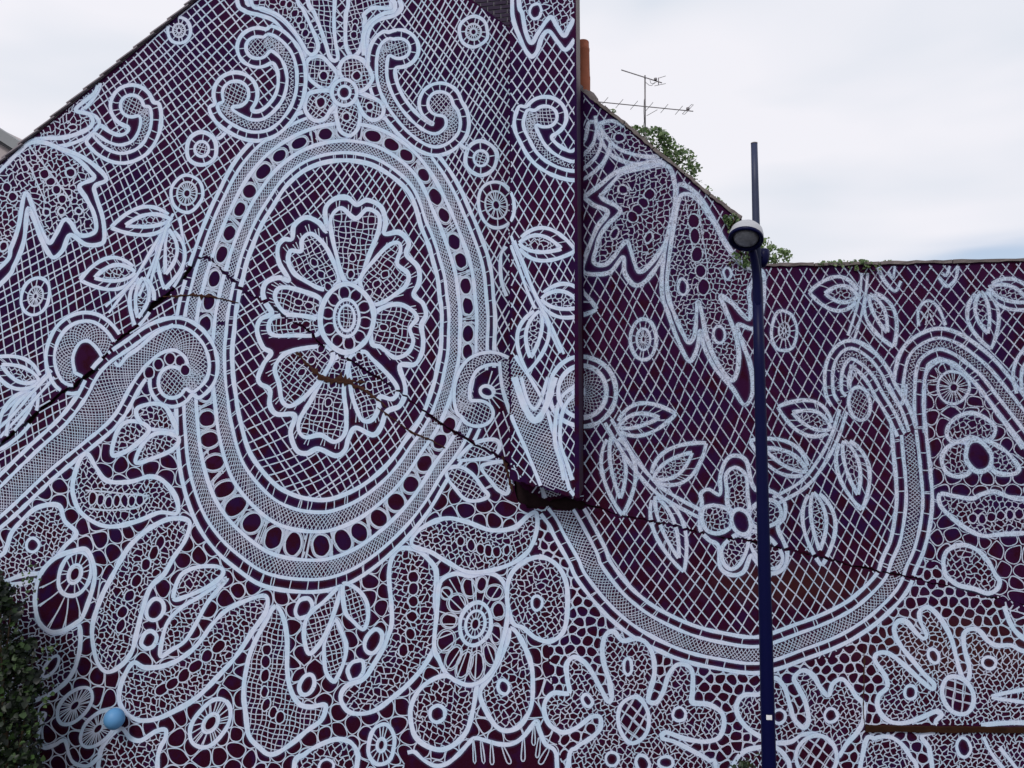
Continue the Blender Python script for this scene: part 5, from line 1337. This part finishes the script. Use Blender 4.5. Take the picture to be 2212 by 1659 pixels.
# sticker
zc = at(1658, 1545, LY).z; rs = px(15.6, 1545) + 0.0015
V, F = [], []
a0, a1 = rad(-88 - 20), rad(-88 + 26)
hh = px(5.2, 1545)
for k in range(7):
    a = a0 + (a1 - a0) * k / 6
    for h in (-hh, hh): V.append(tuple(ax(zc + h) + Vector((math.cos(a) * rs, math.sin(a) * rs, 0))))
F = [(2*k, 2*k+2, 2*k+3, 2*k+1) for k in range(6)]
mesh_obj('sticker', V, F, M_stick, LAMP)

# ---- television aerial
AY = 0.30
ANT = empty('television_aerial', tuple(at(1393, 310, AY))); tag(ANT, 'thin grey television aerial with two booms on a mast above the ivy', 'aerial')
P = lambda x, y, d=0.0: at(x, y, AY + d)
V, F = [], []
tube([P(1393.5, 330), P(1393.5, 275)], 0.019, V, F, 10); tube([P(1393.5, 278), P(1393.3, 163)], 0.0135, V, F, 10)
mesh_obj('mast', V, F, M_alu, ANT, True)
V, F = [], []
tube([P(1388, 276), P(1399, 276)], 0.016, V, F, 8); mesh_obj('clamp', V, F, M_alu, ANT)
V, F = [], []
tube([P(1282, 219, -.02), P(1497.6, 240.4, -.02)], 0.0085, V, F, 8); lb_ = mesh_obj('boom', V, F, M_alu, ANT)
for zx, zy in ((405, 772), (585, 796), (762, 815), (945, 832), (1125, 855), (1300, 876)):
    x, y = (1820 + zx / 3.77) / 1.4756, (120 + zy / 3.77) / 1.4756
    V, F = [], []
    tube([P(x - 8.5, y + 8.8, .06), P(x + 7.5, y - 10, -.10)], 0.0045, V, F, 6); mesh_obj('element', V, F, M_alu, lb_)
V, F = [], []
tube([P(1474, 246), P(1479, 247), P(1498, 226), P(1494, 225.5), P(1474, 246)], 0.0045, V, F, 6); mesh_obj('dipole', V, F, M_alu, lb_)
V, F = [], []
lathe([(.001, -.02), (.028, -.018), (.028, .018), (.001, .02)], V, F, 12, Matrix.Translation(P(1486, 235))); mesh_obj('junction_box', V, F, M_alu, lb_)
V, F = [], []
tube([P(1342, 151, -.02), P(1430, 179, -.02)], 0.0095, V, F, 8); ub = mesh_obj('boom', V, F, M_alu, ANT)
V, F = [], []
lathe([(.001, -.02), (.026, -.016), (.026, .016), (.001, .02)], V, F, 12, Matrix.Translation(P(1416, 171, -.04))); mesh_obj('junction_box', V, F, M_alu, ub)
V, F = [], []
tube([P(1422.5, 168), P(1422.5, 184)], 0.008, V, F, 8); tube([P(1422, 169, .05), P(1438, 164, -.08)], 0.0045, V, F, 6); tube([P(1414, 185.5, .05), P(1438, 180.5, -.08)], 0.0045, V, F, 6); mesh_obj('reflector', V, F, M_alu, ub)
V, F = [], []
tube([P(1404, 173), P(1406, 180), P(1412, 181), P(1418, 177)], 0.004, V, F, 6); tube([P(1395, 178), P(1402, 184), P(1408, 185), P(1414, 178)], 0.004, V, F, 6)
tube([P(1391.5, 215), P(1390.5, 240), P(1391.5, 262), P(1389.5, 275)], 0.004, V, F, 6); mesh_obj('cable', V, F, M_gutter, ANT)
V, F = [], []
tube([P(1397, 250), P(1420, 237)], 0.0045, V, F, 6); mesh_obj('stay', V, F, M_alu, ANT)

# ---- pale blue globe low on the wall
gc = at(247, 1553, -0.24); gr = 19.0 * (at(247, 1553, -0.24) - at(248, 1553, -0.24)).length
GL = empty('blue_globe', tuple(gc)); tag(GL, 'smooth pale blue globe low against the lace wall at the lower left', 'globe')
V, F = [], []
prof = [(math.sin(t) * gr * (1.0 if t < 1.8 else 1.0 - 0.06 * (t - 1.8)), math.cos(t) * gr * 1.06) for t in np.linspace(0.001, math.pi - 0.001, 18)]
lathe(prof, V, F, 32, Matrix.Translation(gc)); mesh_obj('shade', V, F, M_globe, GL, True)
V, F = [], []
tube([gc + Vector((0, gr * 0.6, -gr * 0.5)), Vector((gc.x, -0.02, gc.z - gr * 0.5))], 0.02, V, F, 10); tube([Vector((gc.x, -0.03, gc.z - gr * .5)), Vector((gc.x, -0.012, gc.z - gr * .5))], 0.05, V, F, 14)
mesh_obj('bracket', V, F, M_gutter, GL)

# ---- leaves
def leaves(name, pts, size, mat, parent, tone=(0, 1), up=0.5, lobed=True, facing=-0.55, mix_=(1.5, 2.0)):
    """pts (n,3); one small bent lobed blade each"""
    n = len(pts); base = np.array([(0, 0, 0), (-0.42, 0.28, 0.05), (-0.30, 0.62, 0.02), (0, 1.0, -0.10), (0.30, 0.62, 0.02), (0.42, 0.28, 0.05), (0, 0.5, -0.07)]) if lobed else np.array([(0, 0, 0), (-0.22, 0.35, 0.04), (-0.18, 0.7, 0.0), (0, 1.05, -0.12), (0.18, 0.7, 0.0), (0.22, 0.35, 0.04), (0, 0.5, -0.04)])
    tri = np.array([(0, 6, 1), (1, 6, 2), (2, 6, 3), (3, 6, 4), (4, 6, 5), (5, 6, 0)])
    nrm = RNG.normal(0, 0.55, (n, 3)) + np.array((0, facing, up)); nrm /= np.linalg.norm(nrm, axis=1)[:, None]
    t = RNG.normal(0, 1, (n, 3)) + np.array((0, 0, -0.25)); t -= nrm * np.sum(t * nrm, 1)[:, None]; t /= np.linalg.norm(t, axis=1)[:, None]
    b = np.cross(t, nrm); s = size * RNG.uniform(0.6, 1.35, (n, 1, 1))
    W = (base[None, :, 0:1] * b[:, None] + (base[None, :, 1:2] - 0.5) * t[:, None] + base[None, :, 2:3] * nrm[:, None]) * s + np.asarray(pts)[:, None]
    Vv = W.reshape(-1, 3); Ft = (tri[None] + (np.arange(n) * 7)[:, None, None]).reshape(-1, 3)
    me = bpy.data.meshes.new(name); me.vertices.add(len(Vv)); me.vertices.foreach_set('co', Vv.astype(np.float32).ravel())
    me.loops.add(len(Ft) * 3); me.loops.foreach_set('vertex_index', Ft.astype(np.int32).ravel()); me.polygons.add(len(Ft)); me.polygons.foreach_set('loop_start', (np.arange(len(Ft)) * 3).astype(np.int32))
    a = me.attributes.new('tone', 'FLOAT', 'POINT'); tv = np.repeat(np.clip(RNG.beta(*mix_, n) * (tone[1] - tone[0]) + tone[0], 0, 1), 7); a.data.foreach_set('value', tv.astype(np.float32))
    me.update(calc_edges=True); me.materials.append(mat)
    o = bpy.data.objects.new(name, me); COL.objects.link(o); o['kind'] = 'stuff'
    o.parent = parent; o.matrix_parent_inverse = Matrix.Translation(-root_loc(parent)); return o
def in_poly_pts(poly, n):
    P = np.asarray(poly, float); x0, y0, x1, y1 = bbox(P); out = np.zeros((0, 2))
    while len(out) < n:
        q = np.stack([RNG.uniform(x0, x1, 4 * n), RNG.uniform(y0, y1, 4 * n)], 1); out = np.vstack([out, q[inside(P, q)]])
    return out[:n]
def clumpy(q, k=14, sig=7.0):
    c = q[RNG.integers(0, len(q), k)]; i = RNG.integers(0, k, len(q)); r = c[i] + RNG.normal(0, sig, q.shape)
    m = RNG.random(len(q)) < 0.6; q = q.copy(); q[m] = r[m]; return q
def ivy(label, poly, n, size, y0, y1, tone=(0, 1), name='ivy', stems=(), k=14, sig=6.0, up=0.6):
    P = np.asarray(poly, float); c = P.mean(0); root = empty(name, tuple(at(c[0], P[:, 1].max(), (y0 + y1) / 2))); tag(root, label, 'ivy', 'ivy along the wall top')
    q = clumpy(in_poly_pts(P, n), k, sig); q = q[inside(P + (P - c) * 0.12, q)]
    Yd = RNG.uniform(y0, y1, len(q)); pts = np.array([on([a], b)[0] for a, b in zip(q, Yd)])
    leaves('foliage', pts, size, M_ivy, root, tone, up)
    V, F = [], []
    for s in stems:
        pp = [at(x, y, y0 + (y1 - y0) * random.uniform(.2, .8)) for x, y in s]; tube(pp, list(np.linspace(0.009, 0.004, len(pp))), V, F, 6)
    if V: mesh_obj('stem', V, F, M_bark, root)
    return root
ivy('dense leafy ivy mass on the sloping wall top beside the aerial', G("1356,266 1380,272 1404,280 1422,278 1447,286 1462,305 1474,318 1492,322 1507,340 1511,372 1500,386 1480,380 1440,348 1410,326 1380,300"), 1150, 0.058, 0.02, 0.45, (0, 0.9), stems=[[(1400, 330), (1440, 310), (1470, 330)], [(1450, 360), (1490, 340), (1505, 350)]], k=22, sig=6)
ivy('tiny ivy sprig on the slope below the chimney pot', G("1303,238 1308,230 1318,236 1326,233 1330,243 1318,250 1330,256"), 26, 0.045, 0.0, 0.3, (.2, .9), stems=[[(1306, 246), (1314, 238), (1325, 236)]], k=5, sig=3)
ivy('sparse pale ivy trailing down the slope left of the lamp', G("1484,378 1500,384 1520,394 1540,412 1560,432 1580,448 1576,458 1540,430 1500,396"), 120, 0.042, 0.05, 0.4, (.35, 1), stems=[[(1486, 384), (1520, 408), (1560, 440), (1578, 454)]], k=16, sig=4)
ivy('ivy tuft hanging on the wall face left of the lamp head', G("1560,470 1572,462 1590,464 1598,476 1596,500 1586,512 1574,500 1570,486"), 150, 0.055, -0.10, -0.02, (0, .7), stems=[[(1590, 466), (1582, 485), (1580, 505)]], k=8, sig=6, up=0.3)
ivy('dark ivy filling the corner below the lamp head', G("1566,560 1576,548 1592,546 1612,540 1638,545 1640,576 1612,580 1578,578"), 330, 0.052, -0.08, 0.10, (0, .55), stems=[[(1570, 572), (1600, 560), (1636, 556)]], k=10, sig=6, up=0.3)
ivy('upright leafy ivy shoots on the wall top right of the lamp', G("1640,520 1650,514 1662,513 1672,526 1682,540 1690,534 1704,542 1708,560 1700,575 1640,577"), 260, 0.060, 0.02, 0.35, (.2, 1), stems=[[(1650, 576), (1656, 545), (1660, 518)], [(1670, 576), (1682, 556), (1703, 546)], [(1690, 576), (1694, 560), (1700, 545)]], k=12, sig=6)
ivy('low ivy mat spilling over the flat wall top', G("1768,572 1776,564 1800,566 1822,562 1856,561 1880,565 1902,572 1900,583 1886,592 1870,588 1850,582 1825,578 1812,574"), 420, 0.050, -0.10, 0.30, (.05, .8), stems=[[(1775, 571), (1830, 570), (1890, 576)]], k=14, sig=6)
ivy('pale dry ivy bits scattered on the wall top at the far end', G("1900,568 1915,562 1935,561 1950,568 1925,571"), 45, 0.038, 0.05, 0.4, (.5, 1), stems=[[(1898, 570), (1925, 567), (1948, 569)]], k=6, sig=4)

# ---- shrub in the lower left corner
BYY = -1.1
SH = empty('shrub', tuple(Vector((at(20, 1659, BYY).x, BYY, 0)))); tag(SH, 'dark leafy shrub filling the lower left corner', 'shrub')
poly = G("-170,1180 -60,1215 0,1236 14,1262 24,1300 40,1330 52,1370 60,1410 70,1450 72,1500 82,1560 95,1620 98,1720 90,1790 -170,1790")
q = clumpy(in_poly_pts(poly, 9000), 90, 12); Yd = BYY + RNG.normal(0, 0.22, len(q))
pts = np.array([on([a], min(b, -0.12))[0] for a, b in zip(q, Yd)]); pts = pts[pts[:, 2] > 0.05]
leaves('foliage', pts, 0.105, M_bush, SH, (0, 1), 0.4, True, -0.4, (0.35, 2.6))
V, F = [], []
for k in range(9):
    x = -120 + k * 24; a = at(20, 1659, BYY); top = at(x, 1290 + 30 * abs(k - 5) + random.uniform(-20, 40), BYY + random.uniform(-.2, .2))
    tube([Vector((a.x + random.uniform(-.2, .2), BYY, 0)), (Vector((a.x, BYY, 0)) + top) / 2 + Vector((random.uniform(-.15, .15), 0, 0.1)), top], [0.03, 0.02, 0.008], V, F, 8)
mesh_obj('stem', V, F, M_bark, SH)
# stray twigs reaching over the painting
q = np.vstack([RNG.normal((112, 1402), (10, 6), (16, 2)), RNG.normal((58, 1245), (14, 20), (30, 2)), RNG.normal((92, 1500), (12, 40), (40, 2))])
leaves('twig_leaves', np.array([on([a], BYY + RNG.normal(0, .1))[0] for a in q]), 0.07, M_bush, SH, (.1, 1), .5, True)

# ---- small dark weed at the foot of the wall beside the lamp column
WY = -0.5
WD = empty('weed', tuple(Vector((at(1608, 1659, WY).x, WY, 0)))); tag(WD, 'small dark weed tip beside the lamp column at the bottom edge', 'weed')
q = RNG.normal((1606, 1655), (12, 11), (90, 2)); q = np.vstack([q, np.stack([RNG.normal(1606, 10, 160), RNG.uniform(1655, 1800, 160)], 1)])
pts = np.array([on([a], WY + RNG.normal(0, .06))[0] for a in q]); pts = pts[pts[:, 2] > 0.02]
leaves('foliage', pts, 0.06, M_bush, WD, (0, .5), .5, False)
V, F = [], []
for k in range(4): tube([Vector((WD.location.x + random.uniform(-.03, .03), WY, 0)), at(1596 + 7 * k, 1648 + random.uniform(-6, 10), WY)], [0.01, 0.004], V, F, 6)
mesh_obj('stem', V, F, M_bark, WD)
